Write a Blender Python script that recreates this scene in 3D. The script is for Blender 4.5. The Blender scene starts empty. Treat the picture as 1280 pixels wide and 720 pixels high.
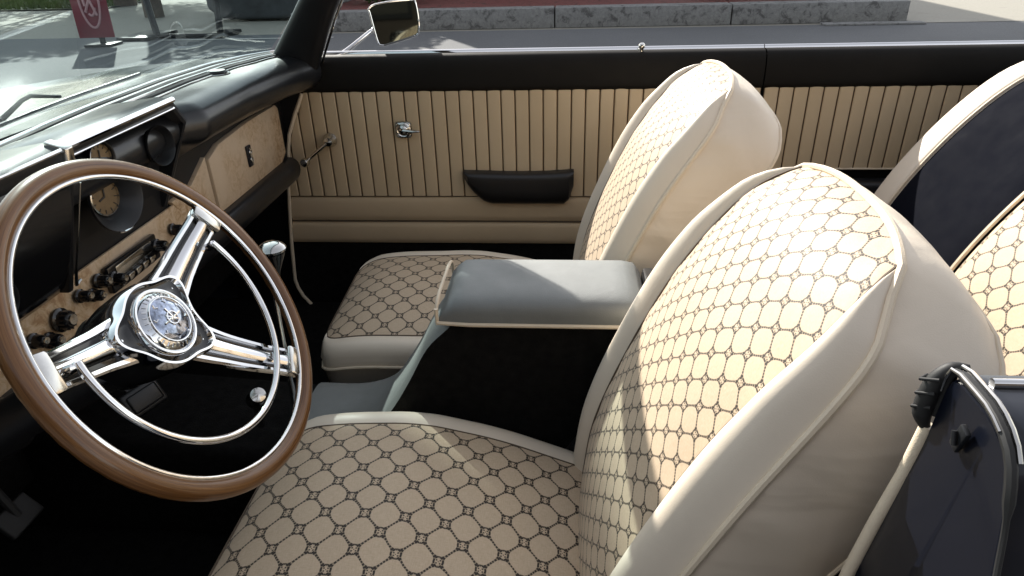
import bpy, bmesh, math, random
import numpy as np
from mathutils import Vector, Matrix
R = math.radians
rng = random.Random(7)
sc = bpy.context.scene
COL = sc.collection

# ------------------------------------------------------------------ objects
LOC = {}
def place(o, parent=None, loc=None):
    COL.objects.link(o)
    if loc is not None:
        o.location = loc
    LOC[o.name] = Vector(loc) if loc is not None else Vector((0, 0, 0))
    if parent is not None:
        o.parent = parent
        o.matrix_parent_inverse = Matrix.Translation(-LOC[parent.name])
    return o

def tag(o, label=None, cat=None, group=None, kind=None):
    if label: o['label'] = label
    if cat: o['category'] = cat
    if group: o['group'] = group
    if kind: o['kind'] = kind
    return o

def empty(name, loc, parent=None):
    o = bpy.data.objects.new(name, None)
    return place(o, parent, loc)

class MB:
    """collects geometry (world coordinates) for one mesh"""
    def __init__(s): s.v = []; s.f = []; s.uv = []; s.anyuv = False
    def add(s, V, Fs, UV=None):
        b = len(s.v)
        s.v += [tuple(map(float, p)) for p in V]
        s.f += [tuple(b + i for i in f) for f in Fs]
        if UV is not None:
            s.uv += [tuple(map(float, p)) for p in UV]; s.anyuv = True
        else:
            s.uv += [(0, 0)] * len(V)
        return s
    def grid(s, P, UV=None, cu=False, cv=False, flip=False):
        n, m = len(P), len(P[0])
        V = [p for r in P for p in r]
        uv = [q for r in UV for q in r] if UV is not None else None
        F = []
        for i in range(n if cu else n - 1):
            for j in range(m if cv else m - 1):
                a, b = i * m + j, i * m + (j + 1) % m
                c, d = ((i + 1) % n) * m + (j + 1) % m, ((i + 1) % n) * m + j
                F.append((a, d, c, b) if flip else (a, b, c, d))
        return s.add(V, F, uv)
    def tube(s, pts, r, closed=False, n=8, caps=True, flat=None):
        P = [Vector(p) for p in pts]
        N = len(P)
        rs = r if isinstance(r, (list, tuple)) else [r] * N
        rings = []
        prev = None
        for i, p in enumerate(P):
            a = P[(i - 1) % N] if (closed or i > 0) else p
            b = P[(i + 1) % N] if (closed or i < N - 1) else p
            t = (b - a)
            if t.length < 1e-9: t = Vector((0, 0, 1))
            t.normalize()
            if prev is None:
                u = t.orthogonal().normalized()
                if flat is not None: u = (Vector(flat) - t * Vector(flat).dot(t)).normalized()
            else:
                u = (prev - t * prev.dot(t))
                u = u.normalized() if u.length > 1e-6 else t.orthogonal().normalized()
            prev = u
            w = t.cross(u)
            rings.append([p + rs[i] * (math.cos(k * 2 * math.pi / n) * u + math.sin(k * 2 * math.pi / n) * w) for k in range(n)])
        s.grid(rings, cu=closed, cv=True)
        if caps and not closed:
            b = len(s.v) - N * n
            s.f.append(tuple(b + k for k in range(n))[::-1])
            s.f.append(tuple(b + (N - 1) * n + k for k in range(n)))
        return s
    def lathe(s, prof, c, ax, n=32, cap=True, arc=None, u=None):
        """prof: list of (radius, height along ax)"""
        ax = Vector(ax).normalized(); c = Vector(c)
        u = Vector(u).normalized() if u is not None else ax.orthogonal().normalized()
        w = ax.cross(u)
        rings = [[c + ax * h + r * (math.cos(k * 2 * math.pi / n) * u + math.sin(k * 2 * math.pi / n) * w) for k in range(n)] for r, h in prof]
        b = len(s.v)
        s.grid(rings, cv=True, flip=True)
        if cap:
            s.f.append(tuple(b + k for k in range(n)))
            e = b + (len(prof) - 1) * n
            s.f.append(tuple(e + k for k in range(n))[::-1])
        return s
    def box(s, x0, x1, y0, y1, z0, z1, bev=0.0, seg=2):
        return s.prism([(x0, z0), (x1, z0), (x1, z1), (x0, z1)], y0, y1, bev, seg)
    def prism(s, poly, y0, y1, bev=0.0, seg=2):
        """xz polygon extruded along y"""
        bm = bmesh.new()
        A = [bm.verts.new((x, y0, z)) for x, z in poly]
        B = [bm.verts.new((x, y1, z)) for x, z in poly]
        n = len(poly)
        bm.faces.new(A); bm.faces.new(B[::-1])
        for i in range(n):
            bm.faces.new((A[i], B[i], B[(i + 1) % n], A[(i + 1) % n]))
        return s.frombm(bm, bev, seg)
    def frombm(s, bm, bev=0, seg=2, ang=30):
        bmesh.ops.recalc_face_normals(bm, faces=bm.faces)
        if bev:
            es = [e for e in bm.edges if len(e.link_faces) == 2 and e.calc_face_angle(0) > R(ang)]
            bmesh.ops.bevel(bm, geom=es, offset=bev, segments=seg, affect='EDGES', profile=.5)
        bm.verts.index_update()
        s.add([v.co[:] for v in bm.verts], [[v.index for v in f.verts] for f in bm.faces])
        bm.free()
        return s
    def obox(s, c, ux, uy, uz, bev=0, seg=2):
        """oriented box: centre and three half vectors"""
        c, ux, uy, uz = map(Vector, (c, ux, uy, uz))
        bm = bmesh.new(); vs = {}
        for i in (-1, 1):
            for j in (-1, 1):
                for k in (-1, 1):
                    vs[i, j, k] = bm.verts.new(c + i * ux + j * uy + k * uz)
        for q in (((-1,-1,-1),(-1,-1,1),(-1,1,1),(-1,1,-1)), ((1,-1,-1),(1,1,-1),(1,1,1),(1,-1,1)),
                  ((-1,-1,-1),(1,-1,-1),(1,-1,1),(-1,-1,1)), ((-1,1,-1),(-1,1,1),(1,1,1),(1,1,-1)),
                  ((-1,-1,-1),(-1,1,-1),(1,1,-1),(1,-1,-1)), ((-1,-1,1),(1,-1,1),(1,1,1),(-1,1,1))):
            bm.faces.new([vs[p] for p in q])
        return s.frombm(bm, bev, seg)
    def build(s, name, mat, parent=None, smooth=True, label=None, loc=None, angle=40):
        me = bpy.data.meshes.new(name)
        off = Vector(loc) if loc is not None else Vector((0, 0, 0))
        me.from_pydata([tuple(Vector(p) - off) for p in s.v], [], s.f)
        if s.anyuv:
            l = me.uv_layers.new(name='UVMap')
            for lp in me.loops: l.data[lp.index].uv = s.uv[lp.vertex_index]
        me.materials.append(mat)
        me.validate()
        bm = bmesh.new(); bm.from_mesh(me)
        bmesh.ops.recalc_face_normals(bm, faces=bm.faces)
        if smooth:
            for f in bm.faces: f.smooth = True
            for e in bm.edges:
                if len(e.link_faces) == 2 and e.calc_face_angle(0) > R(angle): e.smooth = False
        bm.to_mesh(me); bm.free()
        o = bpy.data.objects.new(name, me)
        place(o, parent, loc)
        if label: o['label'] = label
        return o

def interp(x, xs, ys):
    return float(np.interp(x, xs, ys))
def smooth_curve(pts, n):
    """Catmull-Rom through pts, n samples evenly spaced along its length"""
    P = [np.array(p, float) for p in pts]
    P = [2 * P[0] - P[1]] + P + [2 * P[-1] - P[-2]]
    out = []
    for i in range(1, len(P) - 2):
        for k in range(24):
            t = k / 24
            a, b, c, d = P[i - 1], P[i], P[i + 1], P[i + 2]
            out.append(.5 * ((2 * b) + (c - a) * t + (2 * a - 5 * b + 4 * c - d) * t * t + (3 * b - a - 3 * c + d) * t ** 3))
    out.append(P[-2])
    out = np.array(out)
    L = np.r_[0, np.cumsum(np.linalg.norm(np.diff(out, axis=0), axis=1))]
    q = np.linspace(0, L[-1], n)
    return np.stack([np.interp(q, L, out[:, k]) for k in range(out.shape[1])], 1)

# ------------------------------------------------------------------ materials
class Ex:
    """a value in a node tree, with arithmetic"""
    def __init__(s, nt, sock): s.nt, s.s = nt, sock
    def _op(s, op, *a):
        n = s.nt.nodes.new('ShaderNodeMath'); n.operation = op
        for i, q in enumerate((s,) + a):
            if isinstance(q, Ex): s.nt.links.new(q.s, n.inputs[i])
            else: n.inputs[i].default_value = q
        return Ex(s.nt, n.outputs[0])
    def __add__(s, o): return s._op('ADD', o)
    def __sub__(s, o): return s._op('SUBTRACT', o)
    def __mul__(s, o): return s._op('MULTIPLY', o)
    def __truediv__(s, o): return s._op('DIVIDE', o)
    def pow(s, o): return s._op('POWER', o)
    def abs(s): return s._op('ABSOLUTE')
    def fract(s): return s._op('FRACT')
    def lt(s, o): return s._op('LESS_THAN', o)
    def gt(s, o): return s._op('GREATER_THAN', o)
    def min(s, o): return s._op('MINIMUM', o)
    def max(s, o): return s._op('MAXIMUM', o)
    def sin(s): return s._op('SINE')
    def atan2(s, o): return s._op('ARCTAN2', o)
    def sqrt(s): return s._op('SQRT')
    def soft(s, a, b):
        n = s.nt.nodes.new('ShaderNodeMapRange'); n.interpolation_type = 'SMOOTHSTEP'
        s.nt.links.new(s.s, n.inputs[0]); n.inputs[1].default_value = a; n.inputs[2].default_value = b
        return Ex(s.nt, n.outputs[0])

def new_mat(name):
    m = bpy.data.materials.new(name); m.use_nodes = True
    nt = m.node_tree; b = nt.nodes['Principled BSDF']
    return m, nt, b
def coord(nt, kind='Object'):
    t = nt.nodes.new('ShaderNodeTexCoord'); return t.outputs[kind]
def noise(nt, scale, detail=4, rough=.55, co=None, stretch=None, dist=0):
    n = nt.nodes.new('ShaderNodeTexNoise'); n.inputs['Scale'].default_value = scale
    n.inputs['Detail'].default_value = detail; n.inputs['Roughness'].default_value = rough
    n.inputs['Distortion'].default_value = dist
    co = co or coord(nt)
    if stretch:
        mp = nt.nodes.new('ShaderNodeMapping'); mp.inputs['Scale'].default_value = stretch
        nt.links.new(co, mp.inputs['Vector']); co = mp.outputs[0]
    nt.links.new(co, n.inputs['Vector'])
    return n.outputs['Fac']
def ramp(nt, fac, stops):
    r = nt.nodes.new('ShaderNodeValToRGB'); nt.links.new(fac, r.inputs[0])
    e = r.color_ramp.elements
    e[0].position, e[0].color = stops[0][0], (*stops[0][1], 1)
    e[1].position, e[1].color = stops[-1][0], (*stops[-1][1], 1)
    for p, c in stops[1:-1]:
        q = e.new(p); q.color = (*c, 1)
    return r.outputs[0]
def mixc(nt, fac, a, b):
    n = nt.nodes.new('ShaderNodeMix'); n.data_type = 'RGBA'
    def put(sock, v):
        if isinstance(v, (tuple, list)): sock.default_value = (*v, 1)
        elif isinstance(v, float): sock.default_value = v
        else: nt.links.new(v.s if isinstance(v, Ex) else v, sock)
    put(n.inputs[0], fac); put(n.inputs[6], a); put(n.inputs[7], b)
    return n.outputs[2]
def bump(nt, b, h, strength=.3, dist=.001, prev=None):
    n = nt.nodes.new('ShaderNodeBump'); n.inputs['Strength'].default_value = strength; n.inputs['Distance'].default_value = dist
    nt.links.new(h.s if isinstance(h, Ex) else h, n.inputs['Height'])
    if prev is not None: nt.links.new(prev, n.inputs['Normal'])
    nt.links.new(n.outputs[0], b.inputs['Normal'])
    return n.outputs[0]

def simple(name, col, rough=.5, metal=0.0, spec=.5, grain=0, gs=400, var=.12, vs=6, coat=0, wr=0, wscale=9, sheen=0):
    m, nt, b = new_mat(name)
    c = coord(nt)
    f = noise(nt, vs, 5, .6, c)
    lo = tuple(x * (1 - var) for x in col); hi = tuple(min(1, x * (1 + var)) for x in col)
    nt.links.new(ramp(nt, f, [(.3, lo), (.7, hi)]), b.inputs['Base Color'])
    b.inputs['Metallic'].default_value = metal
    b.inputs['Specular IOR Level'].default_value = spec
    b.inputs['Coat Weight'].default_value = coat
    b.inputs['Coat Roughness'].default_value = .04
    b.inputs['Sheen Weight'].default_value = sheen
    rf = noise(nt, 23, 4, .6, c)
    mr = nt.nodes.new('ShaderNodeMapRange'); nt.links.new(rf, mr.inputs[0])
    mr.inputs[3].default_value = max(.02, rough * .8); mr.inputs[4].default_value = min(1, rough * 1.25)
    nt.links.new(mr.outputs[0], b.inputs['Roughness'])
    pv = None
    if wr >= .2:
        w0 = noise(nt, 5, 2, .5, c, (1, 1, 5), .8)
        pv = bump(nt, b, w0, .10, .02)
    if wr:
        w = noise(nt, wscale, 3, .5, c, None, 1.2)
        pv = bump(nt, b, w, wr, .02, pv)
    if grain:
        g = nt.nodes.new('ShaderNodeTexVoronoi'); g.inputs['Scale'].default_value = gs
        nt.links.new(c, g.inputs['Vector'])
        pv = bump(nt, b, g.outputs['Distance'], grain, .0006, pv)
    return m

M = {}
M['vinyl'] = simple('beige_vinyl', (.76, .665, .54), .42, grain=.12, gs=700, var=.05, vs=3, wr=.10, wscale=7)
M['vinyl_fold'] = simple('beige_vinyl_creased', (.75, .645, .51), .42, grain=.12, gs=700, var=.05, vs=3, wr=.25, wscale=6)
M['welt'] = simple('welt_cord', (.72, .61, .46), .5, grain=.3, gs=900, var=.06)
M['seam'] = simple('seam_cord', (.10, .07, .045), .7, var=.2)
M['blackvinyl'] = simple('black_vinyl', (.014, .014, .015), .36, grain=.25, gs=600, var=.2, wr=.05)
M['padvinyl'] = simple('slate_leather', (.155, .165, .16), .58, grain=.25, gs=500, var=.2, wr=.05)
M['padvinyl'].node_tree.nodes['Principled BSDF'].inputs['Specular IOR Level'].default_value = 1.0
M['dashpad'] = simple('dash_top_black', (.012, .0125, .014), .30, spec=.5, grain=.10, gs=500, var=.2, wr=.03, coat=.10)
M['satin'] = simple('black_plastic', (.010, .010, .011), .38, grain=.2, gs=800, var=.2)
M['gloss'] = simple('black_gloss', (.008, .008, .009), .12, var=.2)
M['carpet'] = simple('black_carpet', (.008, .0078, .0075), .95, spec=.1, grain=1, gs=350, var=.4, vs=60)
M['navy'] = simple('navy_paint', (.0045, .006, .012), .30, spec=.4, var=.1, coat=.25)
M['bonnet'] = simple('bonnet_paint', (.022, .036, .042), .20, spec=.18, var=.1, coat=.05)
M['navyvinyl'] = simple('navy_vinyl', (.0040, .0048, .009), .9, spec=.05, var=.02)
M['belt'] = simple('belt_rail_black', (.009, .0078, .0065), .6, spec=.18, grain=.2, gs=800, var=.15)
M['chrome'] = simple('chrome', (.80, .80, .80), .05, metal=1, var=.03)
M['chromeworn'] = simple('chrome_worn', (.62, .61, .58), .16, metal=1, var=.12, vs=40)
M['rubber'] = simple('rubber', (.015, .015, .015), .6, var=.2)
M['steel'] = simple('dark_steel', (.03, .032, .036), .4, metal=.6, var=.3, vs=30)

def pattern_mat():
    m, nt, b = new_mat('woven_chain_fabric')
    uv = coord(nt, 'UV')
    s = nt.nodes.new('ShaderNodeSeparateXYZ'); nt.links.new(uv, s.inputs[0])
    # slight weave wobble so that the lines are not perfectly straight
    wob = Ex(nt, noise(nt, 60, 2, .5, uv)) - .5
    A, B = .055, .059
    X = (Ex(nt, s.outputs[1]) / A) + wob * .05      # along the seat's length
    Y = (Ex(nt, s.outputs[0]) / B) + wob * .05      # across
    def near(ox, oy):
        dx = ((X + ox).fract() - .5).abs(); dy = ((Y + oy).fract() - .5).abs()
        return dx, dy
    pw = 1.45
    def cell(ox, oy):
        dx, dy = near(ox, oy)
        h = (((dx + dy) / .5).pow(14.0) + (dx.max(dy) / .392).pow(14.0)).pow(1 / 14.0)      # an octagon with softened corners
        ang = dy.atan2(dx)
        return h, ang
    h1, a1 = cell(.5, .5); h2, a2 = cell(0.0, 0.0)
    first = h1.lt(h2)
    h = h1.min(h2)
    ang = a1 * first + a2 * (first * -1.0 + 1.0)
    line = (h - 1.0).abs().soft(.095, .050)
    dots = (ang * 30.0).sin().soft(-.75, -.25)
    line = line * (dots * .55 + .45)
    def node(ox, oy):
        dx, dy = near(ox, oy)
        return (dx * dx + dy * dy).sqrt(), dx, dy
    n1, x1, y1 = node(0.0, .5); n2, x2, y2 = node(.5, 0.0)
    dn = n1.min(n2)
    f2 = n1.lt(n2); dxm = x1 * f2 + x2 * (f2 * -1.0 + 1.0); dym = y1 * f2 + y2 * (f2 * -1.0 + 1.0)
    ring = (dn - .116).abs().soft(.034, .018)
    an = dym.atan2(dxm)
    ring = ring * ((an * 8.0).sin().soft(-.9, -.4) * .6 + .4)
    px_ = (dxm - .048).abs().max((dym - .036).abs() * 1.0)
    inner = px_.soft(.026, .014).max(dn.soft(.018, .010))
    outside = dn.soft(.095, .120)
    mask = (line * outside).max(ring).max(inner * .9)
    # threads
    wv = noise(nt, 900, 2, .6, uv, (1, .12, 1)); wh = noise(nt, 900, 2, .6, uv, (.12, 1, 1))
    th = Ex(nt, wv) * .5 + Ex(nt, wh) * .5
    base = ramp(nt, th.s, [(.3, (.46, .345, .225)), (.5, (.58, .445, .305)), (.7, (.68, .545, .39))])
    big = noise(nt, 7, 3, .5, uv)
    base = mixc(nt, big, base, mixc(nt, .5, base, (.56, .45, .33)))
    col = mixc(nt, mask * (th.soft(.2, .42) * .25 + .73), base, (.016, .009, .005))
    nt.links.new(col, b.inputs['Base Color'])
    b.inputs['Roughness'].default_value = .6
    b.inputs['Specular IOR Level'].default_value = .4
    b.inputs['Sheen Weight'].default_value = .1
    pv = bump(nt, b, noise(nt, 8, 3, .5, coord(nt)), .12, .02)
    pv = bump(nt, b, th - mask * .35, .35, .0005, pv)
    return m
M['fabric'] = pattern_mat()

def wood_mat():
    m, nt, b = new_mat('polished_walnut')
    uv = coord(nt, 'UV')
    g = noise(nt, 75, 7, .7, uv, (.10, 5, 1), .9)
    g2 = noise(nt, 5, 3, .5, uv, (1, 1, 1))
    c = ramp(nt, g, [(.30, (.058, .023, .007)), (.5, (.165, .074, .022)), (.72, (.32, .155, .052))])
    c2 = mixc(nt, g2, c, mixc(nt, .5, c, (.10, .035, .01)))
    nt.links.new(c2, b.inputs['Base Color'])
    b.inputs['Roughness'].default_value = .33
    b.inputs['Coat Weight'].default_value = .45; b.inputs['Coat Roughness'].default_value = .12; b.inputs['Specular IOR Level'].default_value = .3
    bump(nt, b, g, .12, .001)
    return m
M['wood'] = wood_mat()

def burl_mat():
    m, nt, b = new_mat('beige_burl_trim')
    co = coord(nt)
    f = noise(nt, 48, 8, .75, co, None, 1.2); g = noise(nt, 4, 3, .5, co)
    spots = ramp(nt, f, [(.40, (.34, .20, .10)), (.50, (.52, .37, .22)), (.60, (.60, .46, .32))])
    col = mixc(nt, Ex(nt, g).soft(.38, .6), (.60, .47, .335), spots)
    nt.links.new(col, b.inputs['Base Color']); b.inputs['Roughness'].default_value = .38
    return m
M['burl'] = burl_mat()

def pleat_mat():
    m, nt, b = new_mat('pleated_vinyl')
    co = coord(nt)
    f = noise(nt, 5, 4, .5, co)
    base = ramp(nt, f, [(.3, (.57, .44, .28)), (.7, (.65, .515, .345))])
    att = nt.nodes.new('ShaderNodeSeparateXYZ'); nt.links.new(coord(nt, 'UV'), att.inputs[0])
    d = (Ex(nt, att.outputs[0]).fract() - .5).abs()      # .5 at the seam
    col = mixc(nt, d.soft(.44, .475), base, (.075, .042, .018))
    nt.links.new(col, b.inputs['Base Color']); b.inputs['Roughness'].default_value = .45
    bump(nt, b, noise(nt, 300, 2, .5, co), .15, .0006)
    return m
M['pleat'] = pleat_mat()
M['doorvinyl'] = simple('door_vinyl', (.61, .475, .315), .45, grain=.15, gs=700, var=.05, wr=.05)

def glass_mat(name, tint, refl=1.0):
    m = bpy.data.materials.new(name); m.use_nodes = True; nt = m.node_tree; nt.nodes.clear()
    o = nt.nodes.new('ShaderNodeOutputMaterial'); mx = nt.nodes.new('ShaderNodeMixShader')
    t = nt.nodes.new('ShaderNodeBsdfTransparent'); t.inputs[0].default_value = (*tint, 1)
    g = nt.nodes.new('ShaderNodeBsdfGlossy'); g.inputs['Roughness'].default_value = .02
    ge = nt.nodes.new('ShaderNodeNewGeometry'); dt = nt.nodes.new('ShaderNodeVectorMath'); dt.operation = 'DOT_PRODUCT'
    nt.links.new(ge.outputs['Normal'], dt.inputs[0]); nt.links.new(ge.outputs['Incoming'], dt.inputs[1])
    c = Ex(nt, dt.outputs['Value']).abs()
    F = ((c * -1.0 + 1.0).pow(5.0) * .95 + .05) * refl     # Schlick's Fresnel term, the same from both sides
    nt.links.new(F.s, mx.inputs[0])
    nt.links.new(t.outputs[0], mx.inputs[1]); nt.links.new(g.outputs[0], mx.inputs[2]); nt.links.new(mx.outputs[0], o.inputs[0])
    return m
M['glass'] = glass_mat('windscreen_glass', (.74, .89, .90))
M['lens'] = glass_mat('gauge_glass', (.95, .95, .95))

def asphalt():
    m, nt, b = new_mat('asphalt')
    co = coord(nt)
    f = noise(nt, 60, 6, .7, co); g = noise(nt, .6, 5, .6, co)
    c = ramp(nt, f, [(.3, (.085, .092, .098)), (.7, (.15, .158, .165))])
    c = mixc(nt, Ex(nt, g).soft(.35, .7), c, mixc(nt, .5, c, (.09, .095, .10)))
    nt.links.new(c, b.inputs['Base Color']); b.inputs['Roughness'].default_value = .85
    bump(nt, b, f, .5, .01)
    return m
M['asphalt'] = asphalt()
def stained(name, c0, c1, dark, lo=.55, hi=.68, sc_=9):
    m, nt, b = new_mat(name)
    co = coord(nt)
    f = noise(nt, 30, 6, .7, co); g = noise(nt, sc_, 6, .7, co, (1, 1, 1.0), .6)
    c = ramp(nt, f, [(.3, c0), (.7, c1)])
    c = mixc(nt, Ex(nt, g).soft(lo, hi), c, dark)
    nt.links.new(c, b.inputs['Base Color']); b.inputs['Roughness'].default_value = .85
    bump(nt, b, f, .4, .01)
    return m
M['kerb'] = stained('weathered_concrete', (.16, .165, .165), (.25, .255, .25), (.085, .085, .085), .50, .66, 9)
M['pave'] = stained('pale_pavement', (.27, .26, .22), (.34, .325, .28), (.22, .21, .185), .55, .8, 2)
M['soil'] = stained('red_mulch', (.10, .028, .024), (.19, .05, .045), (.04, .02, .015), .5, .65, 14)
M['render'] = stained('painted_wall', (.36, .33, .28), (.42, .39, .34), (.28, .26, .22), .6, .8, 1.5)
M['leaf'] = simple('leaf', (.05, .085, .022), .5, var=.5, vs=2)
M['grass'] = simple('grass_blade', (.10, .14, .035), .6, var=.4, vs=2)
M['bark'] = simple('bark', (.09, .065, .045), .9, var=.4, vs=12, wr=.6, wscale=30)
M['maroon'] = simple('maroon_paint', (.22, .028, .045), .5, var=.12)
M['pinkink'] = simple('pale_pink_ink', (.50, .28, .30), .5, var=.12)
M['whitepaint'] = simple('road_paint', (.6, .6, .57), .8, var=.2, vs=30)
M['greyblock'] = simple('dark_block', (.05, .055, .06), .7, var=.3)
M['gold'] = simple('aged_gauge_face', (.17, .11, .05), .5, var=.25, vs=60)
M['ink'] = simple('gauge_ink', (.02, .015, .012), .5)
M['mirror'] = simple('mirror_glass', (.14, .15, .125), .03, metal=1, var=.02)

# ------------------------------------------------------------------ camera, sun, sky
PX = 850.0
p_, y_, r_ = R(28), R(5), R(1.7)
fw = Vector((-math.sin(y_) * math.cos(p_), math.cos(y_) * math.cos(p_), -math.sin(p_)))
rt = Vector((math.cos(y_), math.sin(y_), 0)); up = rt.cross(fw)
rt2 = rt * math.cos(r_) - up * math.sin(r_); up2 = rt * math.sin(r_) + up * math.cos(r_)
cd = bpy.data.cameras.new('camera'); cam = bpy.data.objects.new('camera', cd); COL.objects.link(cam)
cd.sensor_width = 36; cd.lens = PX / 1280 * 36; cd.clip_start = .02; cd.clip_end = 2000
mw = Matrix(((rt2.x, up2.x, -fw.x, 0), (rt2.y, up2.y, -fw.y, 0), (rt2.z, up2.z, -fw.z, 1.2), (0, 0, 0, 1)))
cam.matrix_world = mw
sc.camera = cam

S = Vector((-.42, .75, .53)).normalized()
sd = bpy.data.lights.new('sun', 'SUN'); sd.energy = 4.2; sd.angle = R(.53); sd.color = (1, .945, .86)
sun = bpy.data.objects.new('sun', sd); COL.objects.link(sun)
sun.rotation_euler = S.to_track_quat('Z', 'Y').to_euler()
w = bpy.data.worlds.new('World'); sc.world = w; w.use_nodes = True
nt = w.node_tree; bg = nt.nodes['Background']
sky = nt.nodes.new('ShaderNodeTexSky'); sky.sky_type = 'NISHITA'; sky.sun_disc = False
sky.sun_elevation = math.asin(S.z); sky.sun_rotation = math.atan2(S.x, S.y)
sky.air_density = 1.0; sky.dust_density = .4; sky.ozone_density = 1.0
hs = nt.nodes.new('ShaderNodeHueSaturation'); hs.inputs['Saturation'].default_value = .36; nt.links.new(sky.outputs[0], hs.inputs['Color']); wm = nt.nodes.new('ShaderNodeMix'); wm.data_type = 'RGBA'; wm.blend_type = 'MULTIPLY'; wm.inputs[0].default_value = 1.0; wm.inputs[7].default_value = (1.03, .97, .91, 1)
nt.links.new(hs.outputs[0], wm.inputs[6]); nt.links.new(wm.outputs[2], bg.inputs[0]); bg.inputs[1].default_value = .15
sc.view_settings.view_transform = 'Standard'; sc.view_settings.look = 'None'
sc.view_settings.exposure = 1.1; sc.view_settings.gamma = 1
sc.cycles.max_bounces = 8; sc.cycles.transparent_max_bounces = 12
sc.cycles.use_denoising = True
sc.cycles.caustics_reflective = False; sc.cycles.caustics_refractive = False

# ================================================================== THE CAR
CAR = empty('convertible_car', (0, 1.0, 0))
tag(CAR, 'dark convertible car with its roof down and beige and black interior', 'convertible car')
def part(name, loc, label=None):
    o = empty(name, loc, CAR)
    if label: o['label'] = label
    return o

# ------------------------------------------------------------------ front seats
FRONT = smooth_curve([(.030, .36), (.036, .44), (.050, .53), (.088, .64), (.150, .775), (.222, .880), (.268, .925), (.305, .945)], 44)
REAR = smooth_curve([(.150, .37), (.165, .44), (.195, .53), (.245, .64), (.305, .745), (.350, .810), (.372, .845), (.380, .872)], 44)

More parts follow.
